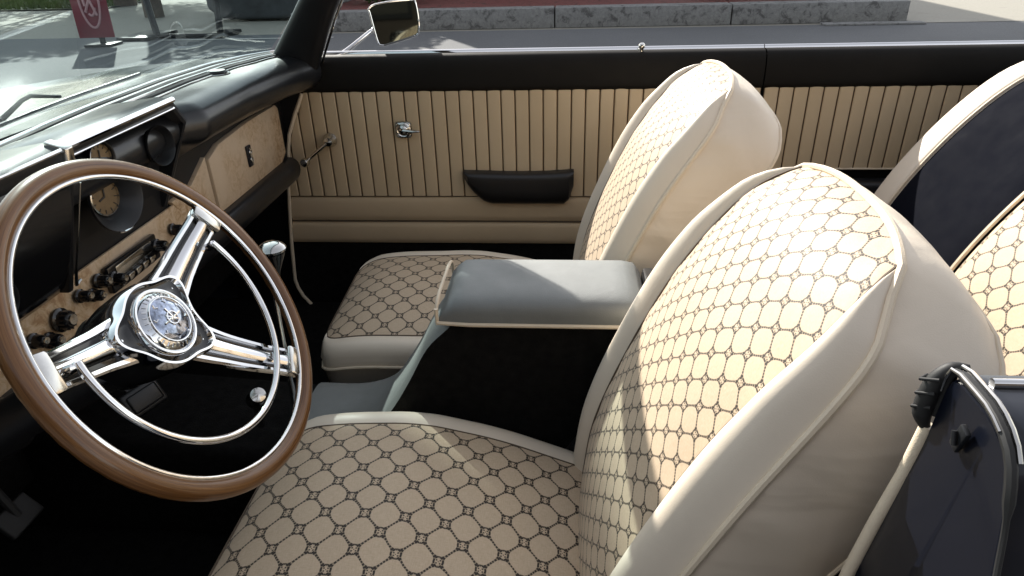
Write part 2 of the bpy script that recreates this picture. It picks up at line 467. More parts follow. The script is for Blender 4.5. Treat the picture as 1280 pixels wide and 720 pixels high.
def seat(yc, cx0, inb, label, dz=0, tilt=0):
    """yc: centre across the car; cx0: x of the cushion's front; inb: side (+1/-1) nearest the console"""
    st = part('front_seat', (0, yc, .2), label)
    NT = 44; PS = 1.45
    nrm = []
    for i in range(NT):
        a = FRONT[max(0, i - 1)]; b = FRONT[min(NT - 1, i + 1)]; t = (b - a) / np.linalg.norm(b - a)
        nrm.append(np.array([-t[1], t[0]]))       # outward: towards the front / up
    seg = np.r_[0, np.cumsum(np.linalg.norm(np.diff(FRONT, axis=0), axis=1))]
    def hw(i):
        t = i / (NT - 1)
        w_ = interp(t, [0, .35, .55, .65, .75, .84, .91, 1], [.205, .226, .230, .229, .223, .212, .198, .186])
        if t > .92: w_ -= .050 * (1 - math.sqrt(max(0, 1 - ((t - .92) / .08) ** 2)))
        return w_
    def pwd(i):
        t = i / (NT - 1)
        return min(hw(i) - .002, interp(t, [0, .3, .6, .75, .85, .93, 1], [.150, .156, .163, .167, .168, .162, .134]))
    def smooth_tab(f, k):
        A = np.array([f(i) for i in range(NT)])
        for _ in range(k):
            A[1:-1] = (A[:-2] + 2 * A[1:-1] + A[2:]) / 4
        return A
    _h = smooth_tab(hw, 5); _p = smooth_tab(pwd, 8)
    hw = lambda i: float(_h[i])
    pwd = lambda i: float(min(_p[i], _h[i] - .002))
    def crown(i, u):         # forward bulge of the patterned panel at u in -1..1
        t = i / (NT - 1)
        amp = interp(t, [0, .3, .7, .9, 1], [.010, .014, .018, .014, .004])
        return amp * (1 - abs(u) ** 2.5)
    fidx = np.arange(NT); nrma = np.array(nrm)
    def tdrop(i, dy):
        return i * (1 - .055 * min(1, abs(dy) / .17) ** 2.5 * (i / (NT - 1)) ** 3)
    def fp(i, dy, off):
        q = tdrop(i, dy)
        P = (np.interp(q, fidx, FRONT[:, 0]), np.interp(q, fidx, FRONT[:, 1])); n = (np.interp(q, fidx, nrma[:, 0]), np.interp(q, fidx, nrma[:, 1]))
        return (P[0] + n[0] * off, yc + dy, P[1] + n[1] * off)
    def rp(i, dy, e=0):
        q = i * .8 + tdrop(i, dy) * .2
        dy *= 1 + .11 * (i / (NT - 1)) ** 6
        return (np.interp(q, fidx, REAR[:, 0]) + .008 * e, yc + dy, np.interp(q, fidx, REAR[:, 1]) + .006 * e)
    # patterned panel
    mb = MB(); rows = []; uvs = []
    for i in range(NT):
        pr = []; ur = []
        for j in range(21):
            u = -1 + j / 10
            dy = u * pwd(i)
            puck = .0016 * math.sin(u * 31 + i * .25) * max(0, (i - NT + 9) / 9) * (.5 + .5 * math.sin(u * 7 + 1)) + .0008 * math.sin(i * 1.3 + u * 2) * abs(u) ** 6
            pr.append(fp(i, dy, crown(i, u) + puck)); ur.append((dy * PS + .5, seg[i] * PS + .7))
        rows.append(pr); uvs.append(ur)
    mb.grid(rows, uvs); mb.build('backrest_panel', M['fabric'], st)
    # bolsters at both sides, one ring
    mb = MB()
    for sgn in (-1, 1):
        rows = []
        for i in range(NT):
            p0, h0 = pwd(i), hw(i); row = []
            wd = h0 - p0
            for j in range(11):
                q = j / 10
                dy = p0 + wd * (1 - (1 - q) ** 1.15) * 1.0
                bul = math.sin(math.pi * min(1, q * 1.05)) * min(.022, wd * .42) - q ** 2.2 * .022 * min(1, wd / .04) - .002 * (1 - q)
                row.append(fp(i, sgn * dy, bul))
            rows.append(row)
        mb = MB(); mb.grid(rows); mb.build('backrest_bolster', M['vinyl'], st)
    # back shell: wraps from the cord round the sides and the top to the rear face
    loop_f, loop_r, outd = [], [], []
    endoff = lambda i: -.022 * min(1, (hw(i) - pwd(i)) / .04)
    for i in range(NT):
        loop_f.append(Vector(fp(i, -hw(i), endoff(i)))); loop_r.append(Vector(rp(i, -hw(i) + .008))); outd.append(Vector((0, -1, 0)))
    KT = 16
    hT = hw(NT - 1)
    for j in range(1, KT):
        u = -1 + 2 * j / KT
        loop_f.append(Vector(fp(NT - 1, u * hT, .004 * (1 - u ** 4) + endoff(NT - 1) * abs(u) ** 8))); loop_r.append(Vector(rp(NT - 1, u * (hT - .008), 1 - u * u))); outd.append(Vector((.45, 0, .9)))
    for i in range(NT - 1, -1, -1):
        loop_f.append(Vector(fp(i, hw(i), endoff(i)))); loop_r.append(Vector(rp(i, hw(i) - .008))); outd.append(Vector((0, 1, 0)))
    # smooth the outward direction round the top corners
    for _ in range(8):
        o2 = outd[:]
        for k in range(1, len(outd) - 1): o2[k] = (outd[k - 1] + outd[k] * 2 + outd[k + 1]).normalized()
        outd = o2
    mb = MB(); rows = []
    sr = random.Random(int(yc * 100))
    ph = [sr.uniform(0, 6.28) for _ in range(6)]
    for k in range(len(loop_f)):
        row = []
        amp = .007 if abs(outd[k].y) > .8 else .010
        for j in range(13):
            q = j / 12
            p = loop_f[k].lerp(loop_r[k], q) + outd[k] * (amp * math.sin(math.pi * q) ** .7)
            # soft creases pulled from the cord
            kk = k / len(loop_f) * 60
            cr = .0018 * math.sin(kk * 1.7 + q * 5 + ph[0]) * math.sin(math.pi * q) * (.5 + .5 * math.sin(kk * .6 + ph[2])) + .0016 * math.sin(kk * 3.1 - q * 6 + ph[1]) * math.exp(-q * 3.5) * (.5 + .5 * math.sin(kk * .9 + ph[3]))
            p += outd[k] * cr * (1.6 if abs(outd[k].y) > .5 else 1)
            row.append(p)
        rows.append(row)
    mb.grid(rows)
    # rear face
    rows = []
    for i in range(NT):
        row = []
        for j in range(17):
            u = -1 + j / 8
            e = .008 * (1 - u * u) if i == NT - 1 else 0
            t = i / (NT - 1)
            bul = .014 * (1 - u * u) * math.sin(math.pi * min(1, t * .97 + .02)) ** .8
            r0 = rp(i, u * (hw(i) - .008), (1 - u * u) if i == NT - 1 else 0)
            if i == NT - 1: bul = 0
            row.append((r0[0] + bul * .85, r0[1], r0[2] - bul * .3))
        rows.append(row)
    mb.grid(rows)
    mb.build('backrest_shell', M['vinyl_fold'], st, angle=60)
    # cords
    mb = MB(); mb.tube([p + outd[k] * .001 for k, p in enumerate(loop_f)], .0042, n=8)
    mb.tube([p for k, p in enumerate(loop_r)], .0030, n=8)
    mb.build('piping', M['welt'], st)
    mb = MB()
    for sgn in (-1, 1): mb.tube([fp(i, sgn * pwd(i), .0005) for i in range(NT)], .0016, n=6)
    mb.build('seam', M['seam'], st)

    # cushion
    x1 = .075
    NX, NY = 34, 25
    def cz(x):
        return interp(x, [cx0, cx0 + .03, cx0 + .1, -.24, -.1, x1], [.462, .477, .487, .490, .462, .400])
    xs = cx0 + (x1 - cx0) * (np.linspace(0, 1, NX) ** 1.25)
    def cw(x):
        w_ = interp(x, [cx0, -.2, x1], [.222, .228, .215])
        d = x - cx0
        if d < .05: w_ -= .045 * (1 - math.sqrt(max(0, 1 - ((.05 - d) / .05) ** 2)))
        return w_
    zx = np.array([cz(x) + dz * min(1, (x1 - x) / .35) for x in xs]); zx = np.convolve(np.r_[zx[0], zx[0], zx, zx[-1], zx[-1]], np.ones(5) / 5, 'valid')
    ins = .048
    mb = MB(); rows = []; uvs = []
    L = 0
    for a, x in enumerate(xs):
        if a: L += math.hypot(x - xs[a - 1], zx[a] - zx[a - 1])
        row = []; ur = []
        for j in range(NY):
            u = -1 + 2 * j / (NY - 1); dy = u * (cw(x) - ins)
            fr = min(1, (x - cx0) / .09)
            z = zx[a] + .016 * (1 - abs(u) ** 2.2) * (fr ** .5) - tilt * (1 - u) / 2
            row.append((x, yc + dy, z)); ur.append((dy + .5, L))
        rows.append(row); uvs.append(ur)
    mb.grid(rows, uvs); mb.build('cushion_panel', M['fabric'], st)
    mb = MB(); edge = {}
    for sgn in (-1, 1):
        rows = []
        for a, x in enumerate(xs):
            row = []
            for j in range(10):
                q = j / 9 * math.pi / 2
                w0 = cw(x) - ins; sn = math.sin(q)
                row.append((x, yc + sgn * (w0 + ins * math.sin(q) * 1.0), zx[a] - .001 + .007 * math.sin(2 * q) - .030 * (1 - math.cos(q)) - (tilt if sgn < 0 else 0)))
            zb = row[-1][2]
            row.append((x, yc + sgn * (cw(x) + .004), zb - .015)); row.append((x, yc + sgn * (cw(x) - .002), zb - .026)); row.append((x, yc + sgn * (cw(x) - .03), zb - .10))
            rows.append(row)
        edge[sgn] = rows
        mb.grid(rows)
    # front boxing
    rows = []
    for k, (dx, dz) in enumerate([(0, 0), (-.006, -.010), (-.006, -.035), (.004, -.06), (.03, -.12)]):
        row = []
        for j in range(NY):
            u = -1 + 2 * j / (NY - 1)
            row.append((cx0 + dx, yc + u * (cw(xs[0]) - ins * (1 - min(1, k / 2))), zx[0] + dz - tilt * (1 - u) / 2))
        rows.append(row)
    mb.grid(rows)
    mb.build('cushion_side', M['vinyl'], st, angle=60)
    # cord round the cushion edge
    mb = MB()
    path = [edge[-1][a][0] for a in range(NX - 1, -1, -1)] + [(cx0 - .001, yc + (-1 + 2 * j / 12) * (cw(xs[0]) - ins), zx[0] - tilt * (1 - j / 12)) for j in range(1, 12)] + [edge[1][a][0] for a in range(NX)]
    mb.tube([(p[0], p[1], p[2] + .0005) for p in path], .0018, n=6)
    mb.build('cushion_seam', M['seam'], st)
    mb = MB()
    path = [edge[-1][a][10] for a in range(NX - 1, -1, -1)] + [(cx0 - .006, yc + (-1 + 2 * j / 12) * cw(xs[0]), zx[0] - .044 - tilt * (1 - j / 12)) for j in range(1, 12)] + [edge[1][a][10] for a in range(NX)]
    mb.tube(path, .0035, n=8); mb.build('cushion_piping', M['welt'], st)
    mb = MB(); mb.box(cx0 + .04, .16, yc - .18, yc + .18, .22, .37, .01); mb.build('seat_base', M['carpet'], st)
    # hinge cover between cushion and backrest on both sides
    for sgn in (-1, 1):
        mb = MB(); mb.prism([(-.02, .36), (.19, .36), (.20, .50), (.15, .56), (.05, .47)], yc + sgn * .222, yc + sgn * .236, .004)
        mb.build('hinge_cover', M['satin'], st)
    return st

seat(.680, -.455, 1, 'driver bucket seat behind the steering wheel')
seat(1.375, -.520, -1, 'passenger bucket seat beside the closed door', -.026, .018)

# ------------------------------------------------------------------ centre console
con = part('centre_console', (-.1, 1.0, .2))
Y0, Y1 = .93, 1.095
prof = smooth_curve([(-.495, .395), (-.40, .400), (-.335, .425), (-.295, .475), (-.262, .530), (-.225, .598), (-.185, .640)], 30)
mb = MB()
rows = []
for x, z in prof:
    wy = interp(x, [-.5, -.34, -.25], [.012, .004, 0])
    row = []
    for j in range(13):
        u = -1 + j / 6
        row.append((x, (Y0 + Y1) / 2 + u * ((Y1 - Y0) / 2 + wy), z - .010 * abs(u) ** 6))
    rows.append(row)
mb.grid(rows)
mb.build('console_front', M['padvinyl'], con)
side = [(x, z - .010) for x, z in prof] + [(.13, .645), (.13, .25), (-.495, .25)]
mb = MB(); mb.prism(side, Y0, Y1); mb.build('console_side', M['carpet'], con, smooth=False)
# armrest pad, rounded
mb = MB(); rows = []
xs = np.r_[np.linspace(-.200, -.185, 3), np.linspace(-.175, .118, 16), np.linspace(.122, .132, 3)]
for x in xs:
    e = min(1, max(0, (x + .203) / .03)) ** .5 * min(1, max(0, (.134 - x) / .02)) ** .5
    row = []
    for j in range(25):
        a = math.pi * j / 24
        cy = (Y0 + Y1) / 2; hwid = (Y1 - Y0) / 2 + .006
        c_, s_ = math.cos(a), math.sin(a)
        yy = cy - hwid * math.copysign(abs(c_) ** .45, c_)
        zz = .640 + (.042 * e) * abs(s_) ** .55 + .002
        row.append((x, yy, zz))
    rows.append(row)
mb.grid(rows)
for rr in (rows[0], rows[-1]): mb.add(rr, [list(range(len(rr)))])
mb.build('armrest_pad', M['padvinyl'], con, angle=70)
mb = MB(); mb.tube([(-.203, Y0 - .007, .668), (-.203, Y0 - .008, .643), (-.15, Y0 - .008, .640), (.0, Y0 - .008, .640), (.132, Y0 - .008, .640)], .0034, n=8)
cy = (Y0 + Y1) / 2
mb.tube([(-.203, cy - .088 * math.copysign(abs(math.cos(a)) ** .45, math.cos(a)), .642 + .036 * abs(math.sin(a)) ** .55) for a in np.linspace(0, math.pi, 20)], .003, n=8)
mb.build('piping', M['welt'], con)
mb = MB(); mb.prism([(.134, .60), (.30, .60), (.30, .655), (.134, .668)], Y0 + .01, Y1 - .01, .008); mb.build('console_lid_hinge', M['blackvinyl'], con)

# tunnel knob and gear lever
gl = part('gear_lever', (-.49, .99, .4))
mb = MB(); mb.tube([(-.505, .995, .38), (-.500, .992, .55), (-.494, .99, .70)], [.006, .005, .004], n=12); mb.build('shaft', M['chrome'], gl)
mb = MB(); mb.lathe([(.002, -.060), (.006, -.040), (.018, -.012), (.021, -.004)], (-.483, .99, .738), (0.0, 0, 1), 24); mb.build('collar', M['gloss'], gl)
mb = MB(); mb.lathe([(.016, 0), (.015, .008), (.011, .012), (.010, .020), (.014, .026), (.013, .036), (.001, .040)], (-.545, .935, .470), (.5, -.5, .7), 24); mb.tube([(-.555, .95, .40), (-.545, .935, .475)], .007, n=10); mb.build('shift_button', M['chromeworn'], gl)
mb = MB(); mb.lathe([(.001, .010), (.012, .0088), (.020, .004), (.0235, -.001), (.021, -.006), (.001, -.0065)], (-.483, .99, .742), (0, 0, 1), 28, cap=False); mb.build('lever_knob', M['chromeworn'], gl)

# ------------------------------------------------------------------ steering wheel
WC = Vector((-.428, .625, .819)); WN = Vector((.866, 0, .5)); WU = Vector((0, 1, 0)); WV = WN.cross(WU)
sw = part('steering_wheel', tuple(WC))
def wp(r, a, off=0.0):
    return WC + WU * (r * math.cos(a)) + WV * (r * math.sin(a)) + WN * off
mb = MB(); rows = []; uvs = []
NR = 120
for i in range(NR + 1):
    a = 2 * math.pi * i / NR; row = []; ur = []
    for j in range(21):
        b = 2 * math.pi * j / 20
        # finger grips on the dash side
        rr = .0110 + .0005 * math.cos(a * 48) * max(0, -math.sin(b)) 
        row.append(wp(.1922 + rr * math.cos(b), a, rr * .92 * math.sin(b))); ur.append((a * .1905, b * .013))
    rows.append(row); uvs.append(ur)
mb.grid(rows, uvs); mb.build('rim', M['wood'], sw)
mb = MB(); mb.tube([wp(.1808, 2 * math.pi * i / 120, .003) for i in range(120)], .0030, True, 10)
mb.build('rim_liner', M['chrome'], sw)
HO = -.022       # hub recess
HC = WC + WN * HO - WU * .008 + WV * .010
def hp(r, a, off=0.0):
    return HC + WU * (r * math.cos(a)) + WV * (r * math.sin(a)) + WN * off
SP = [R(23), R(163), R(-54)]
for k, a in enumerate(SP):
    s_ = MB(); g_ = MB()
    d = WU * math.cos(a) + WV * math.sin(a); e = WN.cross(d)
    end = wp(.176, a, .000); start = HC + d * .030 + WN * .000
    # ribbed cross section: offset across, height
    cs = [(-1.0, -.55), (-1.0, -.1), (-.90, .10), (-.72, .10), (-.64, -.45), (-.44, -.45), (-.36, .16), (-.20, .34), (0, .38), (.20, .34), (.36, .16), (.44, -.45), (.64, -.45), (.72, .10), (.90, .10), (1.0, -.1), (1.0, -.55)]
    rows = []
    for i in range(17):
        q = i / 16
        c = start.lerp(end, q) + WN * (-.006 * math.sin(math.pi * q))
        wdt = interp(q, [0, .15, .4, .85, 1], [.029, .0270, .0225, .0190, .0200])
        hgt = interp(q, [0, .3, 1], [.016, .013, .010])
        rows.append([c + e * (x * wdt) + WN * (h * hgt) for x, h in cs])
    s_.grid(rows)
    for sg in (-1, 1):
        fr_ = []
        for i in range(17):
            q = i / 16; c = start.lerp(end, q) + WN * (-.006 * math.sin(math.pi * q))
            wdt = interp(q, [0, .15, .4, .85, 1], [.029, .0270, .0225, .0190, .0200]); hgt = interp(q, [0, .3, 1], [.016, .013, .010])
            fr_.append([c + e * (sg * x * wdt) + WN * (-.40 * hgt) for x in (.44, .64)])
        g_.grid(fr_)
    so = s_.build('spoke', M['chrome'], sw, angle=28)
    g_.build('spoke_inlay', M['gloss'], sw)
    bk = MB()
    c = start.lerp(end, .97)
    bk.obox(wp(.172, a, -.001), d * .0085, e * .0205, WN * .0062, .003)
    bk.build('spoke_bracket', M['chromeworn'], sw)
# hub body with a curved triangular outline
mb = MB(); rows = []
def hubr(a, base=.051, arm=.020):
    v = base
    for s in SP:
        dd = abs((a - s + math.pi) % (2 * math.pi) - math.pi)
        v = max(v, base + arm * math.exp(-(dd / .34) ** 2))
    return v
lay = [(.92, -.060, 0), (1.0, -.040, 0), (1.04, -.012, 0), (1.02, .006, 0), (.97, .0125, 0), (.92, .0125, 0), (.885, .0070, 0)]
for q, off, _ in lay:
    rows.append([hp(hubr(a) * q, a, off) for a in np.linspace(0, 2 * math.pi, 97)[:-1]])
mb.grid(rows, cv=True); mb.build('hub_body', M['chrome'], sw, angle=50)
mb = MB(); rows = []
for q, off in [(.89, .0074), (.80, .0060), (.70, .0070), (.62, .0085), (.3, .0085)]:
    rows.append([hp(hubr(a) * q, a, off) for a in np.linspace(0, 2 * math.pi, 97)[:-1]])
mb.grid(rows, cv=True); mb.build('hub_inlay', M['gloss'], sw, angle=50)
HK = HC + WN * .006
mb = MB(); mb.lathe([(.0405, .000), (.0405, .008), (.0390, .0105), (.0370, .0105), (.0360, .008)], HK, WN, 48, cap=False); mb.build('cap_ring', M['chrome'], sw)
m_, nt_, b_ = new_mat('hub_cap_emblem')
co_ = coord(nt_); vo = nt_.nodes.new('ShaderNodeTexVoronoi'); vo.inputs['Scale'].default_value = 130; nt_.links.new(co_, vo.inputs['Vector'])
nn = noise(nt_, 45, 4, .6, co_)
cc_ = mixc(nt_, Ex(nt_, nn).soft(.45, .6), (.80, .80, .78), (.55, .58, .62))
nt_.links.new(cc_, b_.inputs['Base Color']); b_.inputs['Metallic'].default_value = 1; b_.inputs['Roughness'].default_value = .08
bump(nt_, b_, nn, .15, .002)
mb = MB(); mb.lathe([(.0365, .008), (.034, .0110), (.028, .0140), (.020, .0160), (.010, .0172), (.0005, .0175)], HK, WN, 48, cap=False)
mb.build('hub_cap', m_, sw, label='domed chrome cap with blue tinted emblem')
mb = MB(); mb.lathe([(.0270, .0143), (.0260, .0156), (.018, .0176), (.009, .0186), (.0005, .0190)], HK, WN, 40, cap=False); mb.build('emblem_enamel', simple('blue_enamel', (.30, .35, .46), .10, metal=.8, coat=1, var=.8, vs=170), sw)
mb = MB()
def kp(r, a, off): return hp(r, a, off + .006)
mb.tube([kp(.0265, 2 * math.pi * k / 40, .0152) for k in range(40)], .0011, True, 6)
for k in range(30):
    a = 2 * math.pi * k / 30; mb.tube([kp(.0290, a, .0140), kp(.0330, a, .0118)], .0008, n=5)
for k in range(8):
    a = 2 * math.pi * k / 8 + .3; mb.tube([kp(.019, a, .0176), kp(.0215, a + .12, .0170), kp(.024, a, .0163)], .0011, n=5)
for a, b2 in ((0, .014), (math.pi / 2, .013), (math.pi / 4, .009), (-math.pi / 4, .009)):
    mb.tube([kp(b2, a, .0184), kp(0, 0, .0194), kp(b2, a + math.pi, .0184)], .0013, n=6)
mb.tube([kp(.0075, 2 * math.pi * k / 24, .0190) for k in range(24)], .0012, True, 6)
mb.build('emblem_mark', M['chrome'], sw)
# horn ring
mb = MB(); A0, A1 = R(163), R(163 + 214)
mb.tube([wp(.1405, A0 + (A1 - A0) * i / 90, .001 + .002 * math.sin(math.pi * i / 90)) for i in range(91)], .0043, False, 10)
for a in (A0 + .02, R(-54), A1 - .02):
    mb.tube([wp(.1405, a, .001), wp(.1405, a, -.010)], .005, n=8)
mb.build('horn_ring', M['chrome'], sw)
# column
mb = MB(); mb.lathe([(.040, -.045), (.036, -.075), (.030, -.080), (.030, -.30), (.036, -.31), (.036, -.42)], WC, WN, 32)
mb.build('column', M['satin'], sw)
mb = MB(); mb.lathe([(.046, -.050), (.047, -.070), (.042, -.076)], HC, WN, 32); mb.build('column_collar', M['chromeworn'], sw)
# ------------------------------------------------------------------ dashboard
dash = part('dashboard', (-.78, 1.0, .6))
WB = lambda y: interp(y, [.10, .20, .35, .6, .94, 1.1, 1.22, 1.45, 1.63, 1.74, 1.80, 1.86, 1.90], [-.68, -.72, -.77, -.83, -.868, -.885, -.892, -.892, -.872, -.835, -.795, -.735, -.69])
ys = np.linspace(.24, 1.855, 70)
mb = MB(); rows = []
for y in ys:
    k = max(0, min(1, (y - 1.235) / .04)); k = k * k * (3 - 2 * k)
    xf = -.735 * (1 - k) + interp(y, [1.2, 1.5, 1.75, 1.86], [-.700, -.700, -.675, -.640]) * k
    xb = WB(y) + .03
    zt = .918
    pr = [(xb - .03, .900), (xb, .915), ((xb + xf) / 2, zt), (xf - .035, zt - .003), (xf - .012, zt - .014), (xf, zt - .034), (xf + .001, zt - .055), (xf - .012, zt - .075), (xf - .045, .825), (-.80, .795)]
    rows.append([(a, y, z) for a, z in smooth_curve(pr, 30)])
mb.grid(rows); mb.build('dash_pad', M['dashpad'], dash, angle=60)
# strips along the windscreen base
def arcpts(off, z, y0=.22, y1=1.83, n=60):
    return [(WB(y) + off * interp(y, [.2, 1.7, 1.85], [1, 1, .6]), y, z) for y in np.linspace(y0, y1, n)]
mb = MB()
mb.tube(arcpts(.030, .921), .0056, n=8); mb.tube(arcpts(.056, .922), .0042, n=8)
mb.build('trim_strip', M['chromeworn'], dash)
mb = MB(); mb.tube(arcpts(.043, .9195), .0078, n=8); mb.tube(arcpts(.071, .9185), .0075, n=8); mb.tube(arcpts(.0155, .9215), .0068, n=8); mb.build('defroster_slot', M['rubber'], dash)
mb = MB(); mb.tube(arcpts(.083, .9195), .0022, n=8); mb.build('slot_trim', M['chromeworn'], dash)
mb = MB(); mb.lathe([(.020, 0), (.022, .006), (.018, .010), (.001, .010)], (-.800, 1.555, .917), (0, 0, 1), 24, cap=False); o = mb.build('dash_vent', M['satin'], dash)
mb = MB(); mb.tube([(-.800 + .027 * math.cos(a), 1.555 + .027 * math.sin(a), .9195) for a in np.linspace(0, 2 * math.pi, 25)[:-1]], .0016, True, 6); mb.build('vent_ring', M['chromeworn'], dash)
# instrument pod: hood plate, end wall, recessed face
YP0, YP1, YD = .30, 1.200, .862
mb = MB()
mb.prism([(-.740, .915), (-.715, .922), (-.712, .938), (-.740, .944), (-.84, .930), (-.84, .90)], YD, YP1 + .004, .004)
mb.prism([(-.725, .925), (-.682, .925), (-.676, .948), (-.70, .958), (-.84, .935), (-.84, .90)], YP0, YD + .006, .005)
# right end wall with a cut corner, leaning with the face
ow = [(-.716, 1.200, .940), (-.722, 1.246, .890), (-.782, 1.206, .732)]
iw = [(-.716, 1.190, .928), (-.722, 1.232, .886), (-.782, 1.194, .734)]
rows = []
for a_, b_ in zip(ow, iw):
    rows.append([(a_[0] - .12, a_[1], a_[2] - .01), a_, (b_[0] + .002, (a_[1] + b_[1]) / 2, (a_[2] + b_[2]) / 2), b_, (b_[0] - .12, b_[1], b_[2])])
mb.grid(rows)
mb.build('pod_hood', M['dashpad'], dash, angle=30)
mb = MB(); mb.tube([(-.7125, y, .939) for y in np.linspace(YD, YP1, 20)], .0052, n=8)
mb.tube([(-.714, y, .9235) for y in np.linspace(YD, YP1, 20)], .0022, n=8)
mb.tube([(-.677, y, .950) for y in np.linspace(YP0, YD, 20)], .0030, n=8)
mb.build('pod_trim', M['chrome'], dash)
mb = MB(); mb.prism([(-.765, .925), (-.82, .925), (-.82, .725), (-.792, .728)], YD, YP1 + .035); mb.build('pod_face', M['satin'], dash, smooth=False)
mb = MB()
rows = []
for y in np.linspace(YP0, YD - .012, 16):
    rows.append([(a, y, z) for a, z in smooth_curve([(-.690, .930), (-.684, .915), (-.692, .87), (-.722, .79), (-.752, .735), (-.775, .727)], 16)])
mb.grid(rows); mb.build('instrument_cluster', M['gloss'], dash)
mb = MB(); mb.prism([(-.686, .950), (-.676, .925), (-.745, .728), (-.80, .728), (-.80, .92)], YD - .012, YD, .003)
mb.build('pod_divider', M['satin'], dash)
mb = MB(); mb.prism([(-.700, .962), (-.670, .952), (-.678, .900), (-.700, .900)], YD - .016, YD + .002, .003); mb.build('divider_cap', M['chromeworn'], dash)
mb = MB(); mb.tube([(-.6755, YD - .002, .90), (-.700, YD - .002, .835), (-.728, YD - .002, .765), (-.742, YD + .004, .735), (-.742, YD + .016, .738)], [.0012, .0014, .0018, .003, .002], n=6); mb.build('divider_trim', M['chromeworn'], dash)
FN = Vector((.95, 0, -.25)).normalized()      # the face leans; its normal points to the cabin
FN = Vector((.94, 0, -.30)).normalized()
def gauge(y, x, z, rf, rc, label=None, ring=True, face='gold', ax=None, arc=False, dp=1.0):
    ax = Vector(ax).normalized() if ax else Vector((.97, -.12, .05)).normalized()
    g = MB(); c = Vector((x, y, z))
    g.lathe([(rc, .026 * dp), (rc * .98, .030 * dp), (rc * .93, .028 * dp), (rf * 1.12, .004), (rf * 1.05, .0)], c, ax, 40, cap=False)
    go = g.build('gauge', M['satin'], dash)
    if label: go['label'] = label
    g = MB(); g.lathe([(rf * 1.05, .002), (rf * 1.05, .006), (rf * .98, .007), (rf * .96, .002)], c, ax, 36, cap=False)
    u = ax.orthogonal().normalized(); w_ = ax.cross(u)
    g.build('gauge_ring', M['chromeworn'], dash)
    g = MB(); g.lathe([(rf, 0.0), (rf, .003)], c, ax, 36); g.build('gauge_face', M[face], dash)
    g = MB()
    for k in range(12):
        a = k * math.pi / 6; d = u * math.cos(a) + w_ * math.sin(a)
        g.obox(c + ax * .0034 + d * rf * .82, d * rf * .10, ax.cross(d) * rf * .03, ax * .0004)
    for a, l in ((.6, .6), (2.6, .45)):
        d = u * math.cos(a) + w_ * math.sin(a)
        g.obox(c + ax * .0042 + d * rf * l * .45, d * rf * l * .5, ax.cross(d) * rf * .05, ax * .0004)
    g.build('gauge_marks', M['ink' if face == 'gold' else 'pinkink'], dash)
    if arc:
        g = MB(); g.tube([c + ax * .029 + rc * 1.0 * (Vector((0, math.cos(a), 0)) + (ax.cross(Vector((0, 1, 0)))).normalized() * math.sin(a)) for a in np.linspace(-.1, -2.0, 24)], .0019, n=6)
        g.build('gauge_trim', M['chrome'], dash)
gauge(1.012, -.765, .822, .030, .058, 'round clock with a beige gold face', arc=True)
gauge(1.000, -.742, .892, .022, .027, dp=.35)
gauge(1.150, -.752, .868, .024, .036, face='satin')
gauge(.700, -.742, .800, .026, .034, face='satin')
gauge(.560, -.730, .830, .045, .055, face='satin')
# beige fascia
FX = -.785
mb = MB(); mb.prism([(FX, .644), (FX + .012, .644), (FX + .006, .727), (FX, .727)], .26, 1.290, .002); mb.build('fascia_strip', M['burl'], dash)
mb = MB()      # sloping filler between the pod and the glovebox
bm = bmesh.new()
pl = [(1.215, .735), (1.30, .742), (1.375, .778), (1.375, .646), (1.285, .646)]
A_ = [bm.verts.new((FX - .01, y, z)) for y, z in pl]; B_ = [bm.verts.new((FX + .008, y, z)) for y, z in pl]
bm.faces.new(A_); bm.faces.new(B_[::-1])
for i in range(5): bm.faces.new((A_[i], B_[i], B_[(i + 1) % 5], A_[(i + 1) % 5]))
mb.frombm(bm, .002); mb.build('fascia_filler', M['burl'], dash)
bm = bmesh.new()
pl = [(1.381, .646), (1.381, .770), (1.44, .788), (1.60, .797), (1.775, .797), (1.788, .785), (1.788, .664), (1.755, .646)]
A_ = [bm.verts.new((FX - .01, y, z)) for y, z in pl]; B_ = [bm.verts.new((FX + .012, y, z)) for y, z in pl]
n_ = len(pl)
bm.faces.new(A_); bm.faces.new(B_[::-1])
for i in range(n_): bm.faces.new((A_[i], B_[i], B_[(i + 1) % n_], A_[(i + 1) % n_]))
mb = MB(); mb.frombm(bm, .003); mb.build('glovebox_door', M['burl'], dash)
mb = MB(); ey, ez = 1.565, .722
mb.obox((FX + .015, ey, ez), (.003, 0, 0), (0, .011, 0), (0, 0, .026), .0025, 3); mb.build('glovebox_emblem', M['navy'], dash)
mb = MB()
for dz in (-.012, .006):
    mb.tube([(FX + .0195, ey + .006 * math.cos(a), ez + dz + .006 * math.sin(a) + .003) for a in np.linspace(0, 2 * math.pi, 13)[:-1]], .0013, True, 6)
mb.tube([(FX + .0195, ey, ez - .020), (FX + .0195, ey, ez + .020)], .0010, n=6)
mb.build('emblem_mark', M['chromeworn'], dash)
# body of the dash behind the fascia and the lower padded roll
mb = MB(); mb.prism([(-1.0, .50), (FX - .002, .60), (FX - .002, .81), (-.90, .88), (-1.0, .88)], .25, 1.855); mb.build('dash_body', M['satin'], dash, smooth=False)
mb = MB(); rows = []
for y in np.linspace(.25, 1.80, 30):
    pr = [(FX, .646), (FX + .022, .645), (FX + .038, .630), (FX + .038, .604), (FX + .022, .580), (FX - .02, .56), (-.86, .55)]
    rows.append([(a, y, z) for a, z in smooth_curve(pr, 20)])
mb.grid(rows); mb.build('knee_roll', M['dashpad'], dash)
